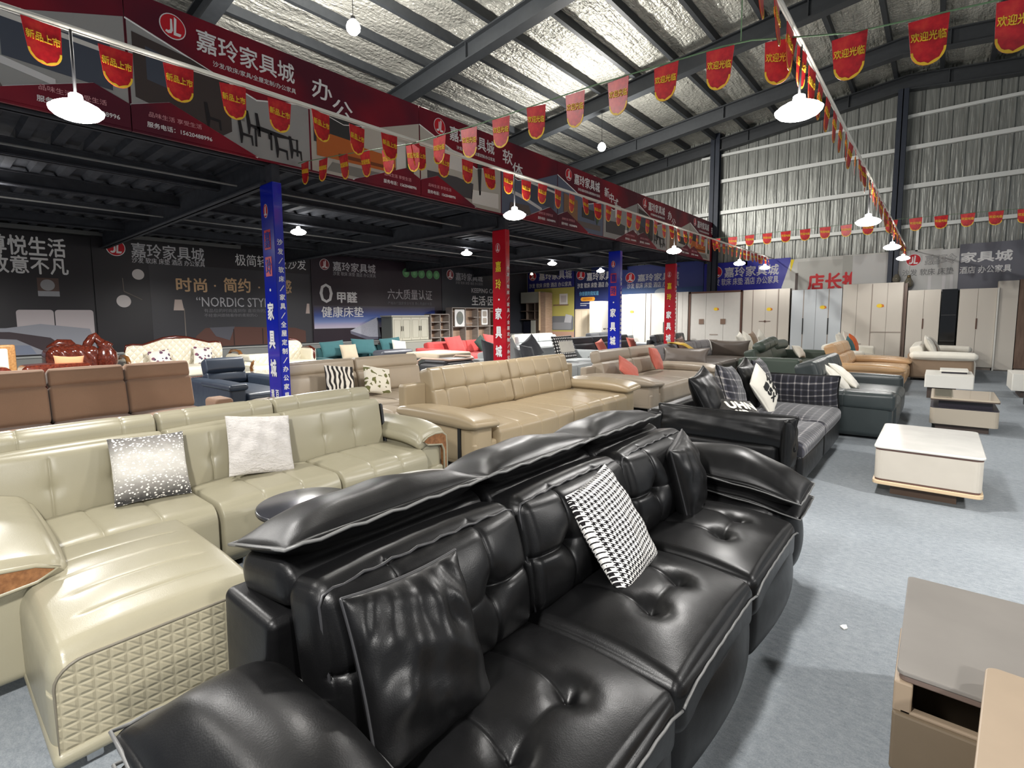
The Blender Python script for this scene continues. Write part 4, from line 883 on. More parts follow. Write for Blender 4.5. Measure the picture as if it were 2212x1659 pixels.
# ================================================================ the other sofas
def sofa(name, label, x0, x1, y0, y1, mat, seat=.44, top=.90, n=2, rz=0, arm='pad', aw=.26, ah=.60, bt=.22, tilt=12, head=0.0, tufts=0, seams=0, grid=18, legm=None, foot=.06,
         arms=(1, 1), base=None, group=None, cat='sofa', armx=0.0, sd=None, bmat=None, amat=None, lean=.0, front=True, hlean=None, cush=.03):
    """a sofa facing +X: x0 back, x1 front, y0..y1 across; all sizes in metres"""
    cx, cy = (x0+x1)/2, (y0+y1)/2
    s = Sofa(name, label, cat, cx, cy, rz, group); bmat = bmat or mat; amat = amat or mat
    a0 = y0+(aw if arms[0] else 0); a1 = y1-(aw if arms[1] else 0); w = (a1-a0)/n
    xb = x0+bt; D = x1-xb
    s.soft('sofa_base', (x0+.02, y0+.03, foot), (x1-.04, y1-.03, seat-.14), base or mat, r=.03, n=10)
    s.soft('back_frame', (x0, y0+.04, foot), (x0+.12, y1-.04, top-(head or .10)-.04), base or mat, r=.03, n=10)
    for k in range(n):
        ya, yb = a0+w*k, a0+w*(k+1); yc = (ya+yb)/2
        sm = [('+z', 'y', (-.5+(i+1)/(seams+1))*w, .010, .010, -D, D) for i in range(seams)]+[('+x', 'y', (-.5+(i+1)/(seams+1))*w, .006, .010, -.02, .3) for i in range(seams)]
        s.part('seat_cushion', soft((D+.06, w-.008, seat-foot-.06), r=(.07, .025, .07), puff=(.015, 0, cush), n=grid, seams=sm), mat, (xb+D/2-.02, yc, (seat-cush+foot+.06)/2), (0, 0, 0))
        bh = top-head-seat+.06
        tf, sb = [], []
        if tufts:
            for i in range(tufts):
                ty = (-.5+(i+.5)/tufts)*w*.96; tf.append(('+x', ty, .01, .022, .045))
                sb.append(('+x', 'y', ty, .012, .009, -bh, bh))
            sb.append(('+x', 'z', .01, .014, .010, -w, w))
        s.part('back_cushion', soft((bt*.85, w-.008, bh), r=(.06, .03, .06), puff=(.03, 0, .01), n=grid, tufts=tf, seams=sb), bmat, (x0+bt*.62, yc, seat-.04+bh/2), (0, R(-tilt), 0))
        if head: s.part('headrest', soft((bt*.72, w-.012, head), r=(.06, .03, .06), puff=(.015, 0, .01), n=grid), bmat, (x0+bt*.62-math.tan(R(tilt))*(bh*.55+head*.4)+lean, yc, top-head/2), (0, R(-(tilt if hlean is None else hlean)), 0))
    for i, (q, ya, yb) in enumerate(((arms[0], y0, y0+aw), (arms[1], y1-aw, y1))):
        if not q: continue
        sg = -1 if i == 0 else 1; yc = (ya+yb)/2; xe = x1-.02+armx
        if arm == 'box': s.soft('arm', (x0+.04, ya, foot), (xe, yb, ah), amat, r=.05, puff=(.01, .01, .015), n=14)
        elif arm == 'roll':
            a = s.soft('arm', (x0+.06, ya+.03, foot), (xe, yb-.03, ah-.08), amat, r=.04, n=10)
            mesh('arm_roll', soft((xe-x0-.04, aw+.06, .17), r=(.05, .08, .08), puff=(.02, .0, .02), n=16), amat, a, (.01, 0, (ah-foot-.08)/2-.01), smooth=True)
        else:
            a = s.soft('arm', (x0+.06, ya+.03, foot), (xe-.02, yb-.03, ah-.09), amat, r=(.06, .06, .06), puff=(.01, .015, 0), n=14)
            def fn(o, U): o[:, 2] *= (1-.5*np.clip((np.abs(U[:, 0])-.6)/.4, 0, 1)**2); o[:, 2] += -.03*np.clip(U[:, 0], 0, 1)**2; return o
            mesh('arm_pad', soft((xe-x0, aw+.06, .13), r=(.05, .05, .055), puff=(.01, 0, .02), n=20, fn=fn), amat, a, (.03, sg*.02, (ah-.09-foot)/2+.0), (R(4*sg), 0, 0), smooth=True)
    s.legs(x0+.10, x1-.10, y0+.10, y1-.10, foot+.01, legm or LEGB)
    return s
# row behind the black sofa
s = sofa('tufted_sofa', 'sand leather sofa with grid stitched back and a slim black band by its near arm', -4.42, -3.22, 3.50, 7.0, BEI, .44, .93, 2, 0, 'pad', .34, .60, .24, 15, .0, 4, 3, 40, CHROME, .06, cush=.035)
s.soft('side_band', (-3.47, 3.500, .08), (-3.435, 3.53, .46), LEGB, r=.006, n=6)
sofa('leather_loveseat', 'warm taupe leather two seater with high headrests and a wide near arm', -4.52, -3.20, 7.5, 10.6, TAU2, .44, .92, 2, 0, 'pad', .36, .58, .26, 14, .22, 0, 0, 26, CHROME, .07)
pillow('cushion', 'coral cushion standing against the back of the warm taupe loveseat', CORAL, (-4.02, 9.5, .70), .44, .44, .15, 22, 8, -6, seed=11, pinch=.04)
pillow('cushion', 'coral cushion lying behind the near arm of the warm taupe loveseat', CORAL, (-3.95, 8.2, .60), .44, .44, .15, 40, 0, 40, seed=12, pinch=.04)
UM2 = fabric('smoke_fabric', srgb(126, 122, 122), 300)
s = sofa('deep_sofa', 'umber leather sofa with pulled side cushions behind the warm taupe loveseat', -4.85, -3.66, 11.1, 14.6, BRL, .46, .84, 3, 0, 'box', .16, .50, .26, 14, .0, 2, 0, 20, LEGB, .05, bmat=UM2, base=BRL)
s.part('side_cushion', pillow_vf(1.02, .42, .20, 18, .12, .006, 3)[:2], BRL, (-4.10, 11.24, .62), (R(78), 0, R(0)))
s.part('side_cushion', pillow_vf(1.02, .46, .22, 18, .12, .006, 4)[:2], BRL, (-4.10, 14.42, .64), (R(100), 0, R(0)))
YELF = fabric('yellow_throw', srgb(192, 156, 62), 200)
th = []
for i in range(15):
    f = i/14; th.append((-4.62+.62*f, 11.52+.05*math.sin(f*9)+.05*f, .90-.02*f-.40*max(0, f-.55)**1.3*2))
V, F = [], []
for i, (x, y, z) in enumerate(th):
    for j in range(7): g = j/6; V.append((x, y+.26*g+.02*math.sin(i*.9+j), z+.02*math.sin(j*2.1+i*.6)))
    if i:
        for j in range(6): F.append(((i-1)*7+j, i*7+j, i*7+j+1, (i-1)*7+j+1))
o = mesh('throw_blanket', (V, F), YELF, smooth=True); o.modifiers.new('thickness', 'SOLIDIFY').thickness = .014; tag(o, 'yellow throw draped over the umber leather sofa', 'blanket')
pillow('cushion', 'brown cushion beside the yellow throw on the umber sofa', leather('brown_cushion', srgb(112, 82, 68), .5), (-4.55, 12.2, .84), .40, .36, .12, 18, 0, 10, seed=14)
pillow('cushion', 'pale mint cushion on the black tufted sofa near the far red pillar', fabric('mint_fabric', srgb(196, 204, 196)), (-6.25, 15.9, .66), .40, .40, .12, 20, 0, 20, seed=15)
s = sofa('tufted_sofa', 'black leather tufted sofa in front of the far red pillar', -6.95, -6.0, 15.6, 18.5, leather('black_leather_far', srgb(44, 46, 48), .3, .1, .4), .44, .90, 3, 0, 'roll', .24, .64, .26, 12, .0, 3, 0, 20, LEGB, .06)
s = sofa('leather_sofa', 'moss green leather sofa with fat rolled headrest and drop arm', -3.15, -2.0, 11.65, 15.2, GRN, .44, .74, 2, 0, 'box', .34, .62, .26, 16, .0, 0, 0, 20, LEGB, .05)
s.part('head_roll', soft((.26, 1.35, .24), r=(.11, .06, .11), puff=(.01, .02, .01), n=26, seams=[('+x', 'y', -.22, .02, .014, -.3, .3), ('+x', 'y', .25, .02, .014, -.3, .3), ('+z', 'y', -.22, .02, .014, -.3, .3), ('+z', 'y', .25, .02, .014, -.3, .3)]), GRN, (-2.92, 12.95, .84), (R(4), R(-14), 0))
s.part('head_roll', soft((.26, 1.2, .24), r=(.11, .06, .11), puff=(.01, .02, .01), n=20), GRN, (-2.98, 14.4, .76), (0, R(-14), 0))
pillow('cushion', 'cream oblong cushion tucked into the moss green sofa', OFFW, (-2.5, 14.3, .62), .60, .34, .16, 32, 0, -4, seed=16)
s = sofa('fabric_sofa', 'cream sofa with grey and white cushions behind the moss green sofa', -4.45, -3.4, 14.75, 18.2, OFFW, .42, .74, 3, 0, 'box', .20, .58, .24, 12, .0, 0, 0, 12, LEGB, .06)
for j, (y, m, l, sp) in enumerate(((15.15, OFFW, 'white cushion at the near end of the cream sofa, leaning low', 14), (15.7, OFFW, 'second white cushion overlapping the first on the cream sofa', -20), (16.4, BROWNW, 'mocha cushion in the middle of the cream sofa behind the moss headrest', 8), (17.2, OFFW, 'white cushion right of the mocha one on the cream sofa', 30))):
    pillow('cushion', l, m, (-4.02+.03*(j % 2), y, .80), .50, .46, .16, 22, 0, sp, seed=17+j)
s = sofa('leather_sofa', 'slate green leather sofa with button tufted back facing the aisle', -1.42, -.34, 7.55, 10.15, DKG, .44, .86, 2, 0, 'box', .26, .56, .30, 18, .0, 3, 0, 34, LEGB, .04)
s.soft('arm_cap', (-1.32, 7.53, .36), (-.33, 7.83, .57), DKG, r=.05, puff=(0, .01, .01), n=20, seams=[('+z', 'x', 0, .008, .008, -.2, .2), ('-y', 'x', 0, .008, .008, -.2, .2)])
for j, (x, y, tl, sp, m, l) in enumerate(((-.98, 8.30, 40, 30, OFFW, 'ivory cushion slumped flat on the slate green sofa, nearer of two'), (-.95, 8.62, 46, -10, OFFW, 'ivory cushion resting on the nearer one on the slate green sofa'))):
    pillow('cushion', l, m, (x, y, .60+.05*j), .48, .46, .14, tl, 8, sp, seed=23+j, pinch=.06)
s = sofa('leather_sofa', 'tan leather sofa with plump headrests beyond the slate green one', -1.75, -.45, 12.4, 15.2, TAN, .40, .88, 2, 0, 'pad', .36, .54, .30, 20, .26, 0, 0, 24, CHROME, .06)
s = sofa('fabric_sofa', 'off white sofa with teal and orange cushions behind the tan sofa', -2.25, -1.3, 15.35, 18.2, OFFW, .42, .72, 3, 0, 'box', .20, .60, .24, 12, .0, 0, 0, 12, LEGB, .06, base=BROWNW)
for j, (y, z, m, l, sp, w) in enumerate(((15.75, .82, OFFW, 'cream cushion at the near end of the off white sofa', 4, .60), (17.1, .82, OFFW, 'cream cushion farther along the off white sofa', -6, .56), (16.2, .68, TEAL, 'teal cushion on the off white sofa', 18, .42), (16.8, .74, fabric('orange_fabric', srgb(224, 108, 58)), 'orange cushion on the off white sofa', -14, .44))):
    pillow('cushion', l, m, (-1.84+(.16 if j > 1 else 0), y, z), w, .46, .16, 20, 0, sp, seed=27+j)
s = sofa('fabric_sofa', 'mocha armed sofa with white roll arms before the pale wardrobes', -.50, .62, 15.05, 18.3, BROWNW, .42, .74, 2, 0, 'box', .22, .50, .26, 12, .0, 0, 0, 14, LEGB, .06, bmat=OFFW)
for y in (15.16, 18.18): s.part('arm_roll', soft((1.10, .34, .16), r=(.06, .07, .07), puff=(.02, .01, .02), n=20), OFFW, (.10, y, .56), (0, 0, 0))
s.part('front_apron', soft((.08, 2.9, .42), r=(.035, .04, .10), puff=(.03, 0, 0), n=14), OFFW, (.60, 16.7, .26))
for j, (y, m, l) in enumerate(((15.55, OFFW, 'white cushion nearest on the mocha and white sofa'), (16.1, BROWNW, 'mocha cushion second on the mocha and white sofa'), (16.7, OFFW, 'white cushion third on the mocha and white sofa'), (17.3, OFFW, 'white cushion last on the mocha and white sofa'))):
    pillow('cushion', l, m, (-.12+.02*j, y, .76-.03*j), .50, .46, .16, 24, 0, 8-9*j, seed=31+j)
# plaid and black leather sofa
def plaid():
    n = N('plaid'); sp = n.n('ShaderNodeSeparateXYZ'); n.t.links.new(n.obj(), sp.inputs[0]); c = n.obj()
    def bands(q, k, lo): f = n.math('FRACT', n.math('MULTIPLY', q, k)); return n.math('GREATER_THAN', n.math('ABSOLUTE', n.math('SUBTRACT', f, .5)), lo)
    x, y, z = sp.outputs; u = n.math('ADD', x, n.math('MULTIPLY', z, .0)); w = n.math('ADD', y, n.math('MULTIPLY', z, .55))
    a = n.math('ADD', n.math('MULTIPLY', bands(u, 14, .36), .5), n.math('MULTIPLY', bands(u, 7, .47), .5)); b = n.math('ADD', n.math('MULTIPLY', bands(w, 14, .36), .5), n.math('MULTIPLY', bands(w, 7, .47), .5))
    f = n.math('MULTIPLY', n.math('ADD', a, b), .5); f = n.math('MULTIPLY_ADD', n.noise(c, 160, 2), .25, n.math('SUBTRACT', f, .12))
    n.set(col=n.ramp(f, [(0, srgb(34, 34, 40)), (.35, srgb(66, 66, 74)), (.8, srgb(150, 146, 142))]), rough=.95, sheen=.3, spec=.2); n.bump(n.noise(c, 240, 2), .4, .003); return n.m
PLAID = plaid()
s = Sofa('plaid_sofa', 'black leather and grey plaid sofa with tall loose cushions', 'sofa', -1.4, 5.95)
s.soft('sofa_base', (-2.0, 4.72, .06), (-.84, 7.25, .28), BLK, r=.03, n=14)
s.soft('back_frame', (-2.08, 4.70, .06), (-1.92, 7.28, .62), BLK, r=.05, n=14)
for k in range(2):
    y0 = 4.92+1.10*k
    s.soft('front_panel', (-.90, y0+.004, .06), (-.80, y0+1.09, .32), BLK, r=.04, puff=(.02, 0, 0), n=14)
    s.soft('seat_cushion', (-1.80, y0+.005, .27), (-.79, y0+1.095, .43), PLAID, r=(.06, .04, .06), puff=(.01, 0, .05), n=26, q=2.2, tufts=[('+z', .30, .50 if k == 0 else -.50, .02, .06)])
for y, sg in ((4.78, -1), (7.18, 1)):
    a = s.soft('arm', (-2.0, y-.09, .06), (-.93, y+.09, .44), BLK, r=.06, puff=(.01, .02, .01), n=18)
V, F, rim = pillow_vf(1.16, .27, .20, 24, .03, .006, 41)
for y, z, rx, m in ((4.76, .53, 80, BLK), (7.12, .60, 97, PLAID)):
    if m is PLAID: V, F, rim = pillow_vf(1.16, .38, .20, 24, .03, .006, 41)
    q = s.part('arm_cushion', (V, F), m, (-1.40, y, z), (R(rx), 0, 0)); mesh('piping', tube(rim, .012, 6, closed=True), BLK, q, smooth=True)
V2, F2, rim2 = pillow_vf(.30, .44, .12, 18, .03, .006, 44); q = s.part('arm_flap', (V2, F2), BLK, (-.88, 4.80, .42), (R(90), 0, R(90))); mesh('piping', tube(rim2, .012, 6, closed=True), BLK, q, smooth=True)
for j, (y, m, tl, sp, w) in enumerate(((5.20, BLK, 24, 8, .62), (5.86, PLAID, 18, -6, .62), (6.52, BLK, 20, 8, .58), (6.95, PLAID, 16, 0, .46))):
    V, F, rim = pillow_vf(w, .56, .22, 26, .09, .008, 42+j)
    q = pillow('back_cushion', None, m, (-1.66+1.4+.02*j, y-5.95, .70), w, .56, .22, tl, 4, sp, s.t, BLK, seed=42+j, pinch=.09, wr=.008, n=26)
s.legs(-1.9, -.95, 4.85, 7.1, .065, LEGB)
def lettered(name, label, base, ink_, loc, words, **k):
    o = pillow(name, label, base, loc, **k); w, h, t = k['w'], k['h'], k['t']
    letters = [(ch, x0+(x1-x0)*(j+.04)/len(wd), y0, x0+(x1-x0)*(j+.94)/len(wd), y1) for wd, x0, y0, x1, y1 in words for j, ch in enumerate(wd)]
    for i, (wd, x0, y0, x1, y1) in enumerate(letters):
        me = glyphs(wd, .05).copy(); me.materials.append(ink_)
        bm = bmesh.new(); bm.from_mesh(me); bmesh.ops.subdivide_edges(bm, edges=bm.edges[:], cuts=2); bmesh.ops.triangulate(bm, faces=bm.faces[:])
        for v in bm.verts:
            x = x0+v.co.x*(x1-x0); y = y0+v.co.y*(y1-y0); zz = t/2*max(0, (1-(2*x/w)**2)*(1-(2*y/h)**2))**.42+.007+v.co.z; v.co = (x, y, zz)
        bm.to_mesh(me); bm.free(); link(bpy.data.objects.new('letter', me), o)
    return o
lettered('cushion', 'white cushion with bold black letters on the plaid sofa', OFFW, ink('letter_black', 24, 24, 26), (-1.42, 6.30, .68), [('WH', -.12, .02, .14, .13), ('15X', -.10, -.14, .12, -.02)], w=.46, h=.46, t=.15, tilt=24, yaw=-6, spin=-62, seed=51, pinch=.07, wr=.006)
lettered('cushion', 'black cushion with bold pale letters lying on the plaid sofa', leather('black_print', srgb(44, 42, 40), .5), OFFW, (-1.38, 5.22, .575), [('UHN', -.14, -.02, .16, .10), ('up', -.10, -.12, .04, -.04)], w=.46, h=.42, t=.12, tilt=62, yaw=-30, spin=-12, seed=52, pinch=.09, wr=.006)
# rows farther left
def zebra():
    n = N('zebra_print'); w = n.n('ShaderNodeTexWave'); n.put(w.inputs['Vector'], n.obj((1, 1, 1), rot=(0, 0, .7))); w.bands_direction = 'DIAGONAL'; w.inputs['Scale'].default_value = 6.0; w.inputs['Distortion'].default_value = 5.5; w.inputs['Detail'].default_value = 1.2; w.inputs['Detail Scale'].default_value = 1.0
    n.set(col=n.ramp(w.outputs[1], [(.44, srgb(40, 36, 34)), (.5, srgb(228, 222, 210))]), rough=.9); return n.m
def leafy():
    n = N('leaf_print'); v = n.n('ShaderNodeTexVoronoi'); v.feature = 'DISTANCE_TO_EDGE'; c = n.noise(n.obj(), 6, 2); mp = n.n('ShaderNodeVectorMath'); mp.operation = 'ADD'; n.put(mp.inputs[0], n.obj((7, 11, 7), rot=(0, 0, .6))); n.put(mp.inputs[1], c); n.put(v.inputs['Vector'], mp.outputs[0]); v.inputs['Scale'].default_value = 1
    w = n.n('ShaderNodeTexVoronoi'); n.put(w.inputs['Vector'], mp.outputs[0]); w.inputs['Scale'].default_value = 1; sp = n.n('ShaderNodeSeparateColor'); n.t.links.new(w.outputs['Color'], sp.inputs[0])
    f = n.math('MULTIPLY', n.math('GREATER_THAN', v.outputs['Distance'], .14), n.math('LESS_THAN', sp.outputs[0], .62)); n.set(col=n.mix(f, srgb(222, 216, 200), srgb(104, 104, 62)), rough=.9); return n.m
s = sofa('leather_sofa', 'taupe leather sofa with a zebra and a leaf cushion beside the nearest blue pillar', -6.55, -5.25, 3.12, 5.55, TAU, .44, .94, 2, 0, 'pad', .18, .50, .24, 12, .20, 0, 2, 26, CHROME, .05, arms=(0, 0))
s.soft('corner_lounge', (-6.5, 2.72, .06), (-5.7, 3.2, .52), TAU, r=(.14, .14, .07), puff=(0, 0, .02), n=18)
s.soft('seat_extension', (-5.3, 3.42, .06), (-4.70, 4.05, .41), TAU, r=(.07, .04, .07), puff=(.01, 0, .03), n=18, seams=[('+z', 'y', 0, .008, .01, -.3, .3)])
pillow('cushion', 'zebra print cushion on the taupe leather sofa', zebra(), (-6.08, 3.88, .68), .44, .42, .15, 20, 0, -8, seed=61, pinch=.05)
pillow('cushion', 'green leaf print cushion on the taupe leather sofa', leafy(), (-6.02, 4.46, .63), .44, .42, .15, 26, 0, -14, seed=62, pinch=.05)
s = sofa('fabric_sofa', 'brown woven three seat recliner sofa at the left, behind the cream corner sofa', -7.95, -6.7, -.49, 2.57, BRF, .37, .96, 4, 0, 'box', .16, .50, .30, 13, .22, 0, 0, 26, LEGB, .05, arms=(0, 0), hlean=14)
s.soft('console', (-7.3, 2.57, .06), (-6.9, 2.80, .50), BRF, r=.05, n=14)
s = sofa('armchair', 'navy leather recliner armchair left of the nearest blue pillar', -9.5, -7.62, 3.05, 4.2, NVY, .44, .86, 1, 0, 'box', .24, .56, .34, 20, .26, 0, 0, 24, LEGB, .05, cat='armchair', lean=.06)
s.soft('arm_cap', (-8.7, 3.02, .49), (-7.58, 3.30, .58), NVY, r=.04, puff=(0, 0, .01), n=14)
# sofas in the middle distance
s = sofa('fabric_sofa', 'teal fabric sofa with beige and white cushions before the mattress poster', -12.9, -11.8, 7.2, 10.25, TEAL, .42, .72, 3, 0, 'box', .22, .50, .26, 14, .0, 0, 0, 14, LEGB, .06)
for j, (x, y, z, w, m, l, sp) in enumerate(((-12.42, 7.75, .72, .75, TEAL, 'teal cushion nearest on the teal sofa', 3), (-12.42, 8.75, .74, .78, TEAL, 'teal cushion in the middle of the teal sofa', -4), (-12.42, 9.75, .74, .78, TEAL, 'teal cushion farthest on the teal sofa', 3), (-12.15, 8.08, .62, .52, BGF, 'beige cushion on the teal sofa', 0), (-12.15, 9.85, .66, .50, OFFW, 'white cushion on the teal sofa', -8))):
    pillow('cushion', l, m, (x, y, z), w, .46, .18, 20, 0, sp, seed=70+j, pinch=.06, n=16)
s = Sofa('bench', 'charcoal padded roll ottoman between the teal sofa and the taupe sofa', 'ottoman', -10.4, 8.2)
s.soft('padded_roll', (-10.62, 7.72, .58), (-10.18, 8.72, .74), leather('graphite', srgb(78, 80, 88), .4), r=.07, puff=(.01, .02, .01), n=16); s.soft('box_base', (-10.6, 7.75, .03), (-10.2, 8.68, .60), CHAR, r=.03, n=8)
s = Sofa('bench', 'dark green storage stool with a beige top behind the taupe sofa', 'stool', -9.2, 8.55)
s.soft('stool_body', (-9.75, 8.1, .0), (-8.6, 9.2, .58), plain('stool_green', srgb(58, 62, 60), .6), r=.05, n=10); s.soft('stool_top', (-9.78, 8.08, .56), (-8.58, 9.22, .70), BGF, r=.06, puff=(0, 0, .02), n=12)
s = sofa('fabric_sofa', 'coral red sofa left of the nearer red pillar', -12.0, -10.7, 10.3, 13.55, REDF, .40, .76, 3, 0, 'roll', .34, .60, .28, 14, .0, 0, 0, 14, LEGB, .06)
for j, (y, l, m, sp) in enumerate(((11.5, 'large coral red cushion nearest on the coral red sofa', REDF, 4), (12.6, 'dark green cushion between coral red ones', fabric('bottle_green', srgb(44, 62, 56)), 30), (13.3, 'coral red cushion left of the nearer red pillar', REDF, -8))):
    pillow('cushion', l, m, (-11.42+.12*(j == 1), y, .70), .72 if j != 1 else .5, .55 if j != 1 else .42, .16, 26, 0, sp, seed=80+j, pinch=.05, n=16)
s = Sofa('lounge_chair', 'black padded chair with a pale rim, behind the sand tufted sofa', 'chair', -7.75, 7.6)
s.soft('chair_shell', (-8.2, 7.1, .12), (-7.35, 8.12, .62), plain('chair_black', srgb(44, 45, 48), .5), r=(.10, .16, .10), n=16)
mesh('rim', tube([(-.42, -.52, -.25), (-.40, -.52, .27), (-.28, -.50, .33), (.20, -.48, .33), (.38, -.36, .31), (.42, 0, .31), (.38, .36, .31), (.2, .48, .33), (-.28, .5, .33), (-.4, .52, .27), (-.42, .52, -.25)], .022, 8), plain('rim_rose', srgb(196, 168, 148), .5), s.t, (0, 0, .36), smooth=True)
s.soft('chair_seat', (-8.1, 7.2, .52), (-7.42, 8.0, .66), plain('chair_black2', srgb(58, 58, 62), .55), r=.05, puff=(0, 0, .02), n=12); s.legs(-8.1, -7.45, 7.2, 8.0, .14, LEGB)
s = sofa('fabric_sofa', 'pale grey sofa with loose charcoal cushions behind the sand tufted sofa', -7.7, -6.2, 8.2, 12.3, GRYF, .42, .74, 4, 0, 'box', .20, .62, .26, 12, .0, 0, 0, 14, LEGB, .06, base=CHAR)
for j, (x, y, z, w, m, l, sp) in enumerate(((-7.15, 8.35, .74, .62, CHAR, 'charcoal cushion at the near end of the pale grey sofa', -16), (-7.25, 9.05, .78, .60, GRYF, 'pale grey cushion beside the near charcoal one', 10), (-7.2, 9.85, .78, .64, CHAR, 'charcoal cushion in the middle of the pale grey sofa', 24), (-6.95, 9.35, .62, .44, CHAR, 'small charcoal cushion slumped in front of the pale grey one', -10))):
    pillow('cushion', l, m, (x, y, z), w, .56, .16, 24, 0, sp, seed=85+j, pinch=.07, n=18)
def dots():
    n = N('black_white_checks'); sp = n.n('ShaderNodeSeparateXYZ'); n.t.links.new(n.obj((13, 13, 13)), sp.inputs[0])
    f = lambda q: n.math('LESS_THAN', n.math('ABSOLUTE', n.math('SUBTRACT', n.math('FRACT', n.math('ADD', q, .5)), .5)), .30)
    n.set(col=n.mix(n.math('MULTIPLY', f(sp.outputs[0]), f(sp.outputs[1])), srgb(28, 28, 30), srgb(226, 226, 222)), rough=.85); return n.m
DOTS = dots()
o = pillow('cushion', 'black and white checked cushion with a plain white middle on the pale grey sofa', DOTS, (-6.95, 10.85, .76), .92, .62, .16, 18, 0, 0, seed=90, pinch=.04); 
b = mesh('plain_panel', slab(rrect(-.30, -.14, .30, .14, .03), .06, .098, .012), OFFW, o, smooth=True)
o = pillow('cushion', 'black and white checked cushion lying flat at the end of the pale grey sofa', DOTS, (-6.15, 11.55, .50), .9, .6, .12, 84, 0, 0, seed=91, pinch=.04)
s = sofa('fabric_sofa', 'light grey sofa with high square headrests right of the nearer red pillar', -10.9, -9.8, 13.6, 16.4, GRYF, .42, .88, 2, 0, 'box', .24, .56, .26, 10, .26, 0, 0, 14, LEGB, .06)
s = sofa('fabric_sofa', 'white sofa glimpsed behind the light grey one', -12.3, -11.4, 15.2, 18.2, OFFW, .42, .86, 2, 0, 'box', .20, .56, .24, 10, .0, 0, 0, 10, LEGB, .06)
s = sofa('fabric_sofa', 'charcoal fabric recliner sofa left of the farther blue pillar', -8.5, -7.3, 13.2, 17.35, CHAR, .42, .88, 3, 0, 'box', .20, .54, .30, 20, .22, 0, 0, 14, LEGB, .06)
for j, (y, l) in enumerate(((14.2, 'coral cushion nearer on the charcoal recliner sofa'), (16.3, 'coral cushion farther on the charcoal recliner sofa'))): pillow('cushion', l, CORAL, (-7.75, y, .60), .50, .44, .14, 26, 0, 14-20*j, seed=93+j, n=14)
s = sofa('fabric_sofa', 'dark grey sofa in the far row left of the farther blue pillar', -9.9, -9.0, 16.7, 18.5, CHAR, .42, .90, 2, 0, 'box', .18, .54, .24, 10, .0, 0, 0, 10, LEGB, .06)
s = sofa('fabric_sofa', 'pale grey sofa in the far row right of the farther blue pillar', -8.9, -8.05, 17.5, 18.55, GRYF, .42, .82, 1, 0, 'box', .16, .54, .24, 10, .0, 0, 0, 10, LEGB, .06)
# ================================================================ tables
def rbox(x0, y0, x1, y1, z0, z1, r=.04, bev=.004): return slab(rrect(x0, y0, x1, y1, r), z0, z1, bev)
GLASSG = plain('smoked_top', srgb(126, 122, 117), .2, spec=.6, var=.10, vs=2.2, coat=.2); MOCHA = plain('mocha_lacquer', srgb(106, 93, 76), .42, var=.05)
BGLAC = plain('beige_lacquer', srgb(142, 126, 107), .42, var=.03); CREAML = plain('cream_lacquer', srgb(194, 187, 175), .4, var=.03); WHITEG = plain('white_stone_top', srgb(222, 220, 214), .12, spec=.6, var=.06, vs=5, coat=.3)
DBROWN = plain('dark_plinth', srgb(70, 58, 52), .5); BRLINE = plain('brown_gap_line', srgb(104, 78, 70), .5)
t = thing('coffee_table', 'mocha coffee table with smoked top and an open drawer at the lower right', 'table', (.30, 2.3, 0))
o = mesh('table_top', rbox(-.34, -.37, .42, .38, .405, .42, .02), GLASSG, t); mesh('top_frame', rbox(-.335, -.365, .415, .375, .385, .405, .02), plain('mocha_metal', srgb(120, 104, 96), .3, .4), t)
mesh('body', box(-.30, -.05, .075, .40, .36, .385, .01), MOCHA, t)
d = mesh('drawer', join(box(-.345, -.385, .10, .42, -.36, .29, .008), box(-.345, -.36, .10, -.315, .0, .30, .008), box(-.31, -.36, .10, .42, 0, .115)), MOCHA, t)
mesh('drawer_rim', join(box(-.33, -.375, .288, .42, -.345, .302, .005), box(-.345, -.375, .288, -.30, -.02, .385, .005)), BGLAC, d)
mesh('base', box(-.28, -.30, 0, .38, .30, .075), DBROWN, t)
t = thing('stool', 'beige lacquered cube table pushed against the mocha coffee table', 'table', (.47, 1.66, 0), R(-5)); mesh('body', box(-.34, -.34, .03, .34, .34, .45, .02), BGLAC, t); mesh('top', rbox(-.345, -.345, .345, .345, .45, .47, .03), BGLAC, t); mesh('base', box(-.28, -.28, 0, .28, .28, .03), DBROWN, t)
t = thing('coffee_table', 'white topped coffee table with an oak tray base on the open carpet', 'table', (-.015, 5.83, 0))
mesh('table_top', rbox(-.335, -.585, .335, .585, .40, .42, .05, .006), WHITEG, t); mesh('upper_gap', rbox(-.325, -.575, .325, .575, .386, .40, .05, 0), BRLINE, t)  # brown strip fills the gap between top and body
mesh('body', rbox(-.325, -.575, .325, .575, .145, .386, .05), CREAML, t); mesh('lower_gap', rbox(-.32, -.57, .32, .57, .13, .145, .05, 0), BRLINE, t); mesh('tray', rbox(-.335, -.585, .335, .585, .10, .13, .05), PALEW, t)
mesh('base', box(-.22, -.45, 0, .19, .42, .10), plain('umber_plinth', srgb(98, 78, 64), .5), t)
t = thing('coffee_table', 'greige coffee table with a floating glossy top and dark waist', 'table', (.29, 9.25, 0))
mesh('table_top', rbox(-.32, -.52, .32, .52, .405, .425, .03), plain('greige_gloss', srgb(186, 172, 152), .08, spec=.7, coat=.5), t); mesh('top_rim', rbox(-.32, -.52, .32, .52, .392, .405, .03, 0), DBROWN, t)
mesh('inlay', box(-.28, -.36, .4245, -.1, .5, .4265), plain('inlay_grey', srgb(126, 122, 108), .08, spec=.7), t)
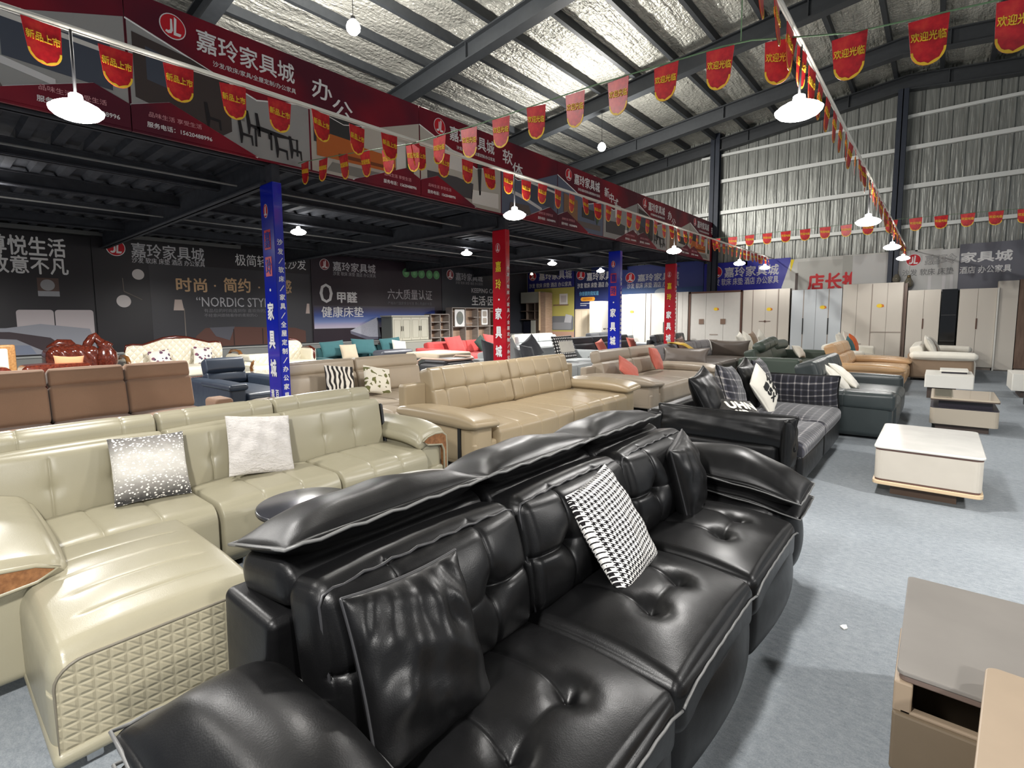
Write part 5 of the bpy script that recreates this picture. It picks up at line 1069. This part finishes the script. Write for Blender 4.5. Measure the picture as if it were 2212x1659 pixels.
mesh('waist', box(-.24, -.42, .30, .26, .42, .392), plain('ink_waist', srgb(40, 36, 46), .3), t); mesh('body', rbox(-.32, -.52, .32, .52, .085, .29, .05), plain('greige', srgb(172, 162, 146), .45), t); mesh('body_top', rbox(-.32, -.52, .32, .52, .29, .302, .05), plain('ink_waist', srgb(40, 36, 46), .3), t)
mesh('base', box(-.26, -.44, 0, .24, .44, .085), DBROWN, t)
t = thing('coffee_table', 'white block coffee table beyond the greige one', 'table', (.18, 12.5, 0))
WB = plain('white_lacquer', srgb(228, 226, 218), .3); mesh('body', rbox(-.32, -.55, .32, .55, .20, .42, .02), WB, t); mesh('raised_top', rbox(-.12, -.1, .26, .45, .45, .48, .02), WB, t); mesh('raised_gap', box(-.1, -.08, .42, .24, .43, .45), plain('ink_waist', srgb(40, 36, 46), .3), t); mesh('base', box(-.28, -.45, 0, .10, .35, .20), DBROWN, t)
t = thing('coffee_table', 'white table cut by the right picture edge on the far carpet', 'table', (1.42, 13.4, 0)); mesh('body', rbox(-.40, -.45, .40, .45, .12, .42, .02), WB, t); mesh('base', box(-.28, -.38, 0, .3, .38, .12), DBROWN, t)
t = thing('side_table', 'black cube table cut by the right picture edge', 'table', (1.50, 11.6, 0)); mesh('body', rbox(-.42, -.3, .3, .3, .03, .36, .02), LEGB, t); mesh('base', box(-.3, -.25, 0, .25, .25, .03), LEGB, t)
t = thing('side_table', 'pinkish beige low table between the plaid and moss green sofas', 'table', (-1.87, 10.15, 0)); mesh('table_top', rbox(-.36, -.40, .36, .40, .42, .45, .03), plain('blush_top', srgb(206, 190, 180), .3), t); mesh('body', box(-.32, -.34, .0, .32, .34, .42), plain('greige', srgb(172, 162, 146), .45), t)
tag(mesh('paper_scrap', slab([(0, .02), (.018, 0), (.03, .022), (.022, .05), (.008, .038)], .001, .006, 0), WB, None, (-.28, 2.86, 0)), 'tiny white scrap of paper on the carpet near the mocha table', 'paper')

# ================================================================ wardrobes along the end wall
WY0, WY1 = 18.70, 18.95
DOORW = plain('ivory_door', srgb(200, 197, 190), .45, var=.02); DOORB = plain('pale_blue_door', srgb(196, 202, 206), .4); DOORP = plain('pale_beige_door', srgb(204, 197, 186), .45); SIDEW = plain('carcass_white', srgb(188, 184, 172), .5)
BRTRIM = plain('bronze_trim', srgb(96, 70, 58), .4, .2); GRTRIM = plain('greige_trim', srgb(150, 138, 128), .45)
def sticker(parent, x, z, y=-.022):
    o = mesh('sticker', prism([(x+.075*math.cos(2*math.pi*i/20), z+.055*math.sin(2*math.pi*i/20)) for i in range(20)], y-.004, y, 'y'), ink('sticker_yellow', 240, 206, 60), parent)
    mesh('sticker_tip', prism([(x+.03, z+.05), (x+.09, z+.03), (x+.10, z-.03), (x+.04, z-.05), (x+.055, z)], y-.006, y-.001, 'y'), ink('sticker_orange', 206, 120, 50), o)
def wardrobe(label, x0, x1, z1, doors, mat, side=None, z0=.07, y0=WY0, y1=WY1, gaps=None):
    """carcass with hinged doors; returns root and the door list; local x runs along the wall, local y = 0 at the door plane"""
    t = thing('wardrobe', label, 'wardrobe', ((x0+x1)/2, y0, 0), 0, 'wardrobes along the end wall'); w = x1-x0
    mesh('carcass', box(-w/2, 0, z0, w/2, y1-y0, z1), side or SIDEW, t); mesh('plinth', box(-w/2+.02, .03, 0, w/2-.02, y1-y0-.02, z0), GRTRIM, t)
    D = []; tot = sum(doors); a = -w/2
    for k in doors:
        b = a+w*k/tot; D.append((mesh('door', box(a+.003, -.02, z0+.01, b-.003, 0, z1-.005, .003), mat, t), a, b)); a = b
    return t, D
def bar(parent, x0, x1, z0, z1, m, y=-.03, name='handle'): return mesh(name, box(x0, y, z0, x1, -.018, z1), m, parent)
t = thing('wardrobe', 'narrow pale cabinet with a hole-dotted side left of the farther blue pillar', 'wardrobe', (-10.2, 18.2, 0), 0, 'wardrobes along the end wall')
mesh('carcass', box(-.27, 0, .05, .27, .95, 2.14, .005), plain('white_side', srgb(214, 212, 204), .45), t); d = mesh('door', box(-.265, -.02, .07, .265, 0, 2.13, .003), plain('sage_door', srgb(190, 190, 176), .45), t); mesh('plinth', box(-.25, .03, 0, .25, .9, .05), GRTRIM, t)
for i, w in enumerate((.10, .06, .06, .06)): mesh('hole_cap', box(.268, .14+.16*i, 1.02, .275, .14+.16*i+w, 1.07), LEGB, t)
t, D = wardrobe('two door ivory wardrobe with a round yellow sticker right of the farther blue pillar', -9.36, -8.36, 2.38, (1, 1), DOORW); sticker(t, -.05, 1.70); bar(D[0][0], -.02, .02, .42, .5, GRTRIM); bar(t, -.44, .02, .48, .49, GRTRIM, -.024, 'inlay_line')
t, D = wardrobe('ivory wardrobe with dark slit trims behind the farther red pillar', -8.34, -6.76, 2.38, (2, 6, 6, 2), DOORW)
for x in (-.59, .0, .40): bar(t, x-.012, x+.012, .1, 2.36, BRTRIM, -.024, 'trim_strip')
for x in (-.10, .10): bar(t, x-.012, x+.012, .9, 1.3, LEGB)
t, D = wardrobe('ivory sliding wardrobe in a bronze frame with two square handles', -6.72, -4.97, 2.34, (1, 1, 1), DOORW, BRTRIM); w = 1.75/2
for a in ((-w-.01, -w+.05), (w-.05, w+.01)): bar(t, a[0], a[1], .06, 2.36, BRTRIM, -.035, 'frame_post')
bar(t, -w, w, 2.30, 2.36, BRTRIM, -.035, 'frame_head')
for x in (-.44, .28): bar(t, x-.08, x+.08, 1.22, 1.40, plain('handle_brown', srgb(122, 98, 82), .4), -.035)
bar(t, -.15, .12, .84, .875, GRTRIM); bar(t, -.15, .12, .66, .685, GRTRIM); sticker(t, .04, 1.74)
t, D = wardrobe('beige four door wardrobe with a thin cross shaped handle', -4.95, -3.58, 2.35, (4, 5, 5, 4), DOORP)
for x in (-.38, .36): bar(t, x-.014, x+.014, .1, 2.34, GRTRIM, -.024, 'trim_strip')
bar(t, -.18, .16, 1.30, 1.32, BRTRIM); mesh('handle_knob', lathe([(0, -.01), (.03, -.006), (.035, 0), (0, .004)], 12), BRTRIM, t, (0, -.03, 1.31), (R(90), 0, 0)); sticker(t, .11, 1.70)
t, D = wardrobe('pale blue wardrobe with slim dark pulls', -3.53, -2.21, 2.29, (2, 2, 2, 2), DOORB, BRTRIM)
for x in (-.33, .33): bar(t, x-.012, x+.012, .1, 2.27, GRTRIM, -.022, 'trim_strip'); bar(t, x-.014, x+.014, .9, 1.4, LEGB)
sticker(t, .18, 1.73)
t, D = wardrobe('beige wardrobe with drawers and a long bar below the sticker', -2.20, -.79, 2.39, (1, 1, 1, 1), DOORP)
bar(t, .0, .69, .97, .995, GRTRIM); bar(t, -.7, -.2, .62, .64, GRTRIM); sticker(t, .19, 1.74); bar(t, -.012, .012, .1, 2.37, GRTRIM, -.022, 'trim_strip'); bar(t, .69, .71, .1, 2.37, GRTRIM, -.022, 'trim_strip')
t = thing('end_post', 'dark bronze end post between the beige and ivory wardrobes', 'post', (-.745, 18.74, 0)); mesh('post', box(-.035, 0, 0, .035, .4, 2.36, .003), plain('post_brown', srgb(122, 104, 94), .45), t)
t, D = wardrobe('two door ivory wardrobe with a short dark pull left of the black glass', -.69, .0, 2.15, (1, 1), DOORP); bar(D[0][0], -.012, .018, 1.08, 1.36, BRTRIM)
t = thing('glass_cabinet', 'black glass display cabinet between two ivory wardrobes', 'cabinet', (.175, 18.70, 0)); mesh('carcass', box(-.16, 0, .05, .16, .46, 2.15), plain('black_carcass', srgb(34, 34, 34), .4), t); mesh('glass_door', box(-.155, -.02, .07, .155, -.004, 2.14), plain('black_glass', srgb(26, 27, 28), .06, spec=.6), t); mesh('plinth', box(-.15, .02, 0, .15, .44, .05), LEGB, t)
for z in (.75, 1.45): mesh('shelf', box(-.15, -.023, z, .15, -.02, z+.012), plain('shelf_smoke', srgb(70, 70, 70), .3), t)
t, D = wardrobe('two door ivory wardrobe with a short dark pull right of the black glass', .37, 1.08, 2.14, (1, 1), DOORP); bar(D[0][0], -.012, .018, 1.08, 1.36, BRTRIM); mesh('edge_post', box(.355, -.06, 0, .385, 0, 2.14), plain('white_edge', srgb(220, 218, 210), .4), t)
t, D = wardrobe('taller plain beige cabinet side right of the last ivory wardrobe', 1.09, 1.46, 2.31, (1,), DOORP, z0=.02)
t, D = wardrobe('brown wood wardrobe at the right edge of the row', 1.47, 2.9, 2.33, (1, 1), wood('brown_wardrobe', srgb(96, 74, 60), srgb(122, 98, 82), .5, (8, 8, 1)), wood('brown_wardrobe', srgb(96, 74, 60), srgb(122, 98, 82), .5, (8, 8, 1)))

# ================================================================ cabinets on the left wall (they face +X)
GREYSIDE = plain('grey_side', srgb(112, 116, 110), .5); SAGEW = plain('sage_white', srgb(190, 188, 172), .45); ASH = wood('grey_ash', srgb(140, 132, 126), srgb(166, 158, 150), .5, (1, 1, 9)); LWHITE = plain('lac_white', srgb(226, 226, 224), .3); OAKB = wood('beige_oak', srgb(150, 124, 104), srgb(176, 150, 128), .5, (1, 1, 9))
t = thing('cabinet', 'sage cabinet with four panelled doors under the mattress poster', 'cabinet', (-13.55, 11.5, 0))
mesh('carcass', box(-.55, -.82, .78, 0, .80, 1.60), GREYSIDE, t); mesh('counter', box(-.60, -.84, 0, .10, .84, .74), plain('grey_base', srgb(160, 160, 150), .5), t); mesh('cornice', box(-.58, -.85, 1.60, .04, .83, 1.645, .006), SAGEW, t); mesh('counter_top', box(-.62, -.86, .74, .12, .86, .78), SAGEW, t)
for k in range(4):
    y0 = -.80+.40*k
    d = mesh('door', box(0, y0+.005, .80, .022, y0+.395, 1.58, .004), SAGEW, t); mesh('door_panel', join(box(.02, y0+.06, .88, .028, y0+.34, .89), box(.02, y0+.06, 1.49, .028, y0+.34, 1.50), box(.02, y0+.06, .88, .028, y0+.07, 1.5), box(.02, y0+.33, .88, .028, y0+.34, 1.5)), plain('panel_line', srgb(150, 148, 132), .5), d)
    yh = y0+(.36 if k % 2 == 0 else .04); mesh('handle', box(.03, yh-.008, 1.12, .05, yh+.008, 1.28), plain('pewter', srgb(110, 108, 104), .3, .7), d)
def shelfunit(label, x, y, w, z0, z1, cols, rows, d=.34, mat=ASH, back=OAKB):
    t = thing('shelf_unit', label, 'shelf', (x, y, 0)); mesh('back_panel', box(-d, -w/2, z0, -d+.02, w/2, z1), back, t)
    for k in range(cols+1): yy = -w/2+w*k/cols; mesh('upright', box(-d, yy-.015, z0, 0, yy+.015, z1), mat, t)
    for k in range(rows+1): zz = z0+(z1-z0)*k/rows; mesh('shelf_board', box(-d, -w/2, zz-.014, 0, w/2, zz+.014), mat, t)
    mesh('base_cabinet', box(-d-.04, -w/2, 0, .04, w/2, z0-.015), mat, t); return t
shelfunit('open grey shelf unit right of the sage cabinet', -13.6, 12.95, .92, .55, 1.68, 2, 4)
t = shelfunit('tall grey wall unit with a round mirror door behind the coral red sofa', -13.6, 15.0, 2.85, .50, 1.92, 4, 2)
for y, w, z0, z1, rd in ((-1.06, .52, 1.22, 1.86, True), (.36, .36, 1.26, 1.86, False), (1.15, .40, .62, 1.86, False)):
    d = mesh('door', slab([(a, b) for a, b in rrect(-w/2, z0, w/2, z1, .03)], 0, .03, .004), LWHITE, t, (.0, y, 0)); d.rotation_euler = FACE_X.to_euler()
    if rd: mesh('round_glass', prism([(.19*math.cos(2*math.pi*i/28), (z0+z1)/2+.25*math.sin(2*math.pi*i/28)) for i in range(28)], .031, .036), plain('smoke_glass', srgb(92, 98, 96), .08), d)
    else:
        for a, b in ((z0+.06, (z0+z1)/2-.03), ((z0+z1)/2+.03, z1-.06)): mesh('door_glass', prism(rrect(-w/2+.06, a, w/2-.06, b, .05), .031, .034), plain('smoke_glass2', srgb(168, 160, 150), .2), d)
for y, z in ((-.55, 1.32), (.0, 1.55)): mesh('inner_shelf', box(-.3, y-.25, z, .0, y+.22, z+.025), ASH, t)
t = thing('wall_unit', 'brown oak wall unit with a dark television in the far left corner', 'wall unit', (-13.5, 18.62, 0))
GRL = plain('grey_lacquer', srgb(150, 150, 140), .45)
mesh('upper_cabinet', box(-.75, 0, 2.18, .30, .45, 2.66, .004), GRL, t); mesh('side_panel', box(.30, -.02, .05, .62, .5, 2.62, .004), OAKB, t); mesh('side_edge', box(.28, -.06, .95, .34, .0, 2.66), PALEW, t)
mesh('back_panel', box(-.75, .43, .05, .30, .45, 2.18), plain('brown_back', srgb(78, 66, 58), .6), t)
for z in (1.43, 1.80, 2.16): mesh('shelf_board', box(-.75, 0, z, .30, .43, z+.025), plain('brown_board', srgb(104, 90, 80), .5), t)
for x in (-.45, .0): mesh('upright', box(x, 0, 1.45, x+.02, .43, 2.16), plain('brown_board', srgb(104, 90, 80), .5), t)
v = mesh('television', box(-.75, .18, .48, -.20, .22, 1.36, .006), plain('tv_black', srgb(24, 26, 40), .08, spec=.6), t); mesh('box_column', box(-.18, -.02, .38, .06, .4, 1.40, .004), GRL, t); mesh('drawer_block', box(.06, .02, .30, .30, .4, 1.42), plain('brown_board2', srgb(88, 74, 62), .5), t); mesh('low_bench', box(-.80, -.1, .05, .28, .42, .40), plain('olive_bench', srgb(70, 68, 62), .5), t)
t = thing('side_table', 'small white stand below the grey sofa picture on the far wall', 'stand', (-12.2, 18.5, 0)); mesh('box', box(-.35, -.2, .05, .35, .3, .58, .006), LWHITE, t); mesh('top', box(-.38, -.22, .58, .38, .32, .62, .004), PALEW, t); mesh('foot', box(-.3, -.15, 0, .3, .25, .05), DBROWN, t)

# ================================================================ carved and period furniture at the left
def tuftivory():
    n = N('buttoned_ivory'); sp = n.n('ShaderNodeSeparateXYZ'); n.t.links.new(n.obj(), sp.inputs[0]); u = n.math('MULTIPLY', sp.outputs[1], 7.0); v = n.math('MULTIPLY', sp.outputs[2], 6.0)
    a = n.math('ABSOLUTE', n.math('SINE', n.math('MULTIPLY', n.math('ADD', u, v), 3.1416))); b = n.math('ABSOLUTE', n.math('SINE', n.math('MULTIPLY', n.math('SUBTRACT', u, v), 3.1416))); n.bump(n.math('MULTIPLY', n.math('POWER', a, .5), n.math('POWER', b, .5)), .45, .05)
    n.set(col=srgb(228, 220, 200), rough=.28); return n.m
TUFT = tuftivory(); OAKG = wood('golden_walnut', srgb(104, 66, 34), srgb(150, 102, 56), .2)
s = Sofa('carved_sofa', 'ivory buttoned period sofa with a carved crest rail below the gold characters', 'sofa', -12.95, 4.15); t = s.t
crest = [(-1.02, .84), (-.98, .98), (-.86, 1.00), (-.68, .985), (-.5, 1.04), (-.25, 1.12), (0, 1.14), (.25, 1.12), (.5, 1.05), (.72, .99), (.88, 1.0), (.99, .97), (1.02, .84)]
mesh('back_panel', prism([(-1.0, .36)]+crest+[(1.0, .36)], -.45, -.33, 'x'), TUFT, t); mesh('crest_rail', tube([(-.36, a, b+.012) for a, b in crest], [.02, .035, .03, .026, .03, .036, .045, .036, .03, .026, .03, .035, .02], 8), MAHOG, t, smooth=True)
s.soft('seat_cushion', (-13.3, 3.2, .28), (-12.45, 5.1, .50), IVO, r=.06, puff=(.01, 0, .03), n=14); s.soft('seat_rail', (-13.3, 3.15, .10), (-12.48, 5.15, .28), MAHOG, r=.03, n=8)
for y, sg in ((3.0, -1), (5.3, 1)):
    a = s.soft('arm', (-13.25, y-.10, .25), (-12.5, y+.10, .70), IVO, r=.08, puff=(.01, .02, .03), n=12)
    mesh('arm_scroll', tube([(-.38, .0, .20), (-.2, 0, .31), (.05, 0, .32), (.25, 0, .30), (.36, 0, .22), (.37, 0, .10), (.30, 0, -.02), (.33, 0, -.16), (.40, 0, -.24)], [.03, .035, .035, .04, .045, .04, .035, .04, .05], 8), OAKG, a, smooth=True)
s.legs(-13.2, -12.6, 3.3, 5.0, .11, MAHOG, .07)
def floral():
    n = N('floral_print'); v = n.n('ShaderNodeTexVoronoi'); n.put(v.inputs['Vector'], n.obj((11, 11, 11))); v.inputs['Scale'].default_value = 1; sp = n.n('ShaderNodeSeparateColor'); n.t.links.new(v.outputs['Color'], sp.inputs[0])
    f = n.math('MULTIPLY', n.math('LESS_THAN', v.outputs['Distance'], .42), n.math('LESS_THAN', sp.outputs[0], .55)); n.set(col=n.mix(f, srgb(224, 218, 206), n.mix(sp.outputs[1], srgb(120, 74, 92), srgb(60, 60, 84))), rough=.85); return n.m
FLOR = floral()
pillow('cushion', 'floral cushion at the left of the carved ivory sofa', FLOR, (-13.1, 3.75, .68), .44, .42, .14, 24, 0, 6, seed=101, n=16, pinch=.05); pillow('cushion', 'floral cushion at the right of the carved ivory sofa', FLOR, (-13.1, 4.65, .70), .42, .44, .14, 22, 0, -8, seed=102, n=16, pinch=.05)
s = Sofa('carved_armchair', 'ivory period armchair with a brown carved arm right of the nearest blue pillar', 'armchair', -12.3, 6.55)
s.soft('seat_cushion', (-12.6, 6.25, .26), (-11.95, 6.92, .50), IVO, r=.06, puff=(.01, 0, .02), n=10); s.soft('backrest', (-12.75, 6.22, .30), (-12.55, 6.95, 1.0), TUFT, r=(.08, .2, .2), n=16); s.soft('seat_rail', (-12.6, 6.24, .05), (-11.98, 6.94, .27), IVO, r=.02, n=8); s.soft('rail_band', (-12.0, 6.22, .40), (-11.93, 6.96, .445), MAHOG, r=.01, n=6)
mesh('crest_rail', tube([(-.36, -.30, .80), (-.36, -.2, .98), (-.36, 0, 1.04), (-.36, .25, 1.0), (-.36, .38, .88)], .035, 8), MAHOG, s.t, smooth=True)
for y in (6.20, 6.93): a = s.soft('arm', (-12.6, y-.07, .30), (-12.0, y+.07, .80), IVO, r=.06, n=8); mesh('arm_scroll', tube([(-.28, 0, .25), (.1, 0, .28), (.27, 0, .22), (.28, 0, .05), (.24, 0, -.12)], [.03, .035, .045, .04, .045], 8), MAHOG, a, smooth=True)
s = Sofa('carved_armchair', 'ivory period armchair half hidden by the nearest blue pillar', 'armchair', -11.6, 5.35)
s.soft('seat_cushion', (-11.95, 5.05, .26), (-11.3, 5.75, .50), IVO, r=.06, n=10); s.soft('backrest', (-12.05, 5.0, .3), (-11.88, 5.8, .74), TUFT, r=(.07, .15, .1), n=12); s.soft('seat_rail', (-11.95, 5.05, .10), (-11.32, 5.75, .27), MAHOG, r=.02, n=8)
for y in (5.02, 5.78): a = s.soft('arm', (-11.9, y-.08, .60), (-11.25, y+.08, .76), IVO, r=.06, n=10); mesh('arm_scroll', tube([(.30, 0, -.02), (.26, 0, -.12), (.18, 0, -.2), (.24, 0, -.34)], [.03, .035, .03, .04], 8), OAKG, a, smooth=True)
s.legs(-11.85, -11.4, 5.1, 5.7, .11, MAHOG, .06)
t = thing('coffee_table', 'low glass coffee table with a pale rim behind the navy armchair', 'table', (-10.4, 4.9, 0)); mesh('table_top', rbox(-.45, -.55, .45, .55, .42, .45, .05), plain('grey_glass', srgb(120, 122, 122), .08, spec=.7), t); mesh('rim', rbox(-.47, -.57, .47, .57, .40, .42, .06), plain('pale_rim', srgb(206, 204, 198), .3), t); mesh('body', box(-.34, -.44, .03, .34, .44, .40), plain('grey_body', srgb(104, 104, 102), .5), t)
s = Sofa('carved_sofa', 'dark carved mahogany sofa with scrolled crest before the bed poster', 'sofa', -12.0, 2.1); t = s.t
def ribs(o, U): o[:, 0] += .02*np.abs(np.sin(o[:, 1]*24+o[:, 2]*14)); o[:, 2] += .015*np.sin(o[:, 1]*21); return o
s.soft('carved_arm', (-12.3, 1.60, .40), (-11.72, 2.36, 1.07), MAHOG, r=.10, puff=(.03, .02, .04), n=40, fn=ribs)
mesh('crest_scroll', tube([(-.15, -.45, .92), (-.12, -.38, 1.05), (-.1, -.26, 1.13), (-.08, -.12, 1.12), (-.05, -.02, 1.02), (-.02, -.1, .96), (.02, -.2, .98)], [.05, .075, .09, .09, .07, .06, .05], 10), MAHOG, t, smooth=True)
mesh('crest_scroll', tube([(.05, .08, .98), (.05, .14, 1.12), (.03, .22, 1.24), (.02, .26, 1.30), (.03, .30, 1.18), (.06, .38, 1.10), (.1, .44, 1.0)], [.06, .08, .07, .035, .07, .08, .07], 10), MAHOG, t, smooth=True)
mesh('end_post', lathe([(.12, .25), (.16, .4), (.15, .6), (.19, .8), (.17, .95), (.10, 1.05), (.13, 1.1), (.05, 1.16), (0, 1.17)], 18), MAHOG, t, (.16, .38, 0), smooth=True)
s.soft('seat', (-12.4, 1.5, .05), (-11.3, 2.7, .42), MAHOG, r=.05, n=10)
s = Sofa('carved_bench', 'low mahogany seat with an ivory cushion at the left, behind the brown recliner sofa', 'bench', -10.6, 1.5)
s.soft('seat_rail', (-11.0, 1.12, .52), (-10.4, 2.0, .85), MAHOG, r=.07, puff=(.01, .01, .02), n=14); s.soft('carved_foot', (-10.95, 1.25, .0), (-10.45, 1.95, .53), MAHOG, r=.05, n=8)
s = Sofa('carved_bench', 'rounded mahogany arm end at the left picture edge', 'bench', -10.6, .85); s.soft('carved_arm', (-10.95, .50, .45), (-10.4, 1.05, .84), MAHOG, r=.14, puff=(.02, .02, .02), n=16); s.soft('carved_foot', (-10.9, .6, .0), (-10.45, 1.0, .46), MAHOG, r=.05, n=8)
s = Sofa('wooden_chair', 'honey wood chair with an ivory pad at the left picture edge', 'chair', -11.4, 1.0); s.soft('back_frame', (-11.62, .72, .4), (-11.54, 1.18, 1.16), wood('honey', srgb(150, 104, 60), srgb(190, 144, 92), .3), r=.03, n=10); s.soft('seat', (-11.6, .72, .38), (-11.1, 1.26, .48), IVO, r=.04, n=10); s.soft('back_pad', (-11.55, .76, .55), (-11.50, 1.08, 1.1), IVO, r=.03, n=8); s.legs(-11.55, -11.15, .78, 1.2, .39, wood('honey', srgb(150, 104, 60), srgb(190, 144, 92), .3))
pillow('cushion', 'orange cushion peeking over the brown recliner sofa', fabric('apricot_fabric', srgb(206, 140, 100)), (-10.62, 1.72, .80), .40, .36, .14, 12, 0, -4, seed=111, n=14)
s = Sofa('daybed', 'cream low daybed in front of the bed poster', 'daybed', -12.9, 1.0); s.soft('mattress', (-13.6, .2, .35), (-12.5, 1.75, .62), OFFW, r=.08, puff=(0, 0, .02), n=10); s.soft('bed_base', (-13.6, .2, .02), (-12.5, 1.75, .36), BGF, r=.03, n=8)
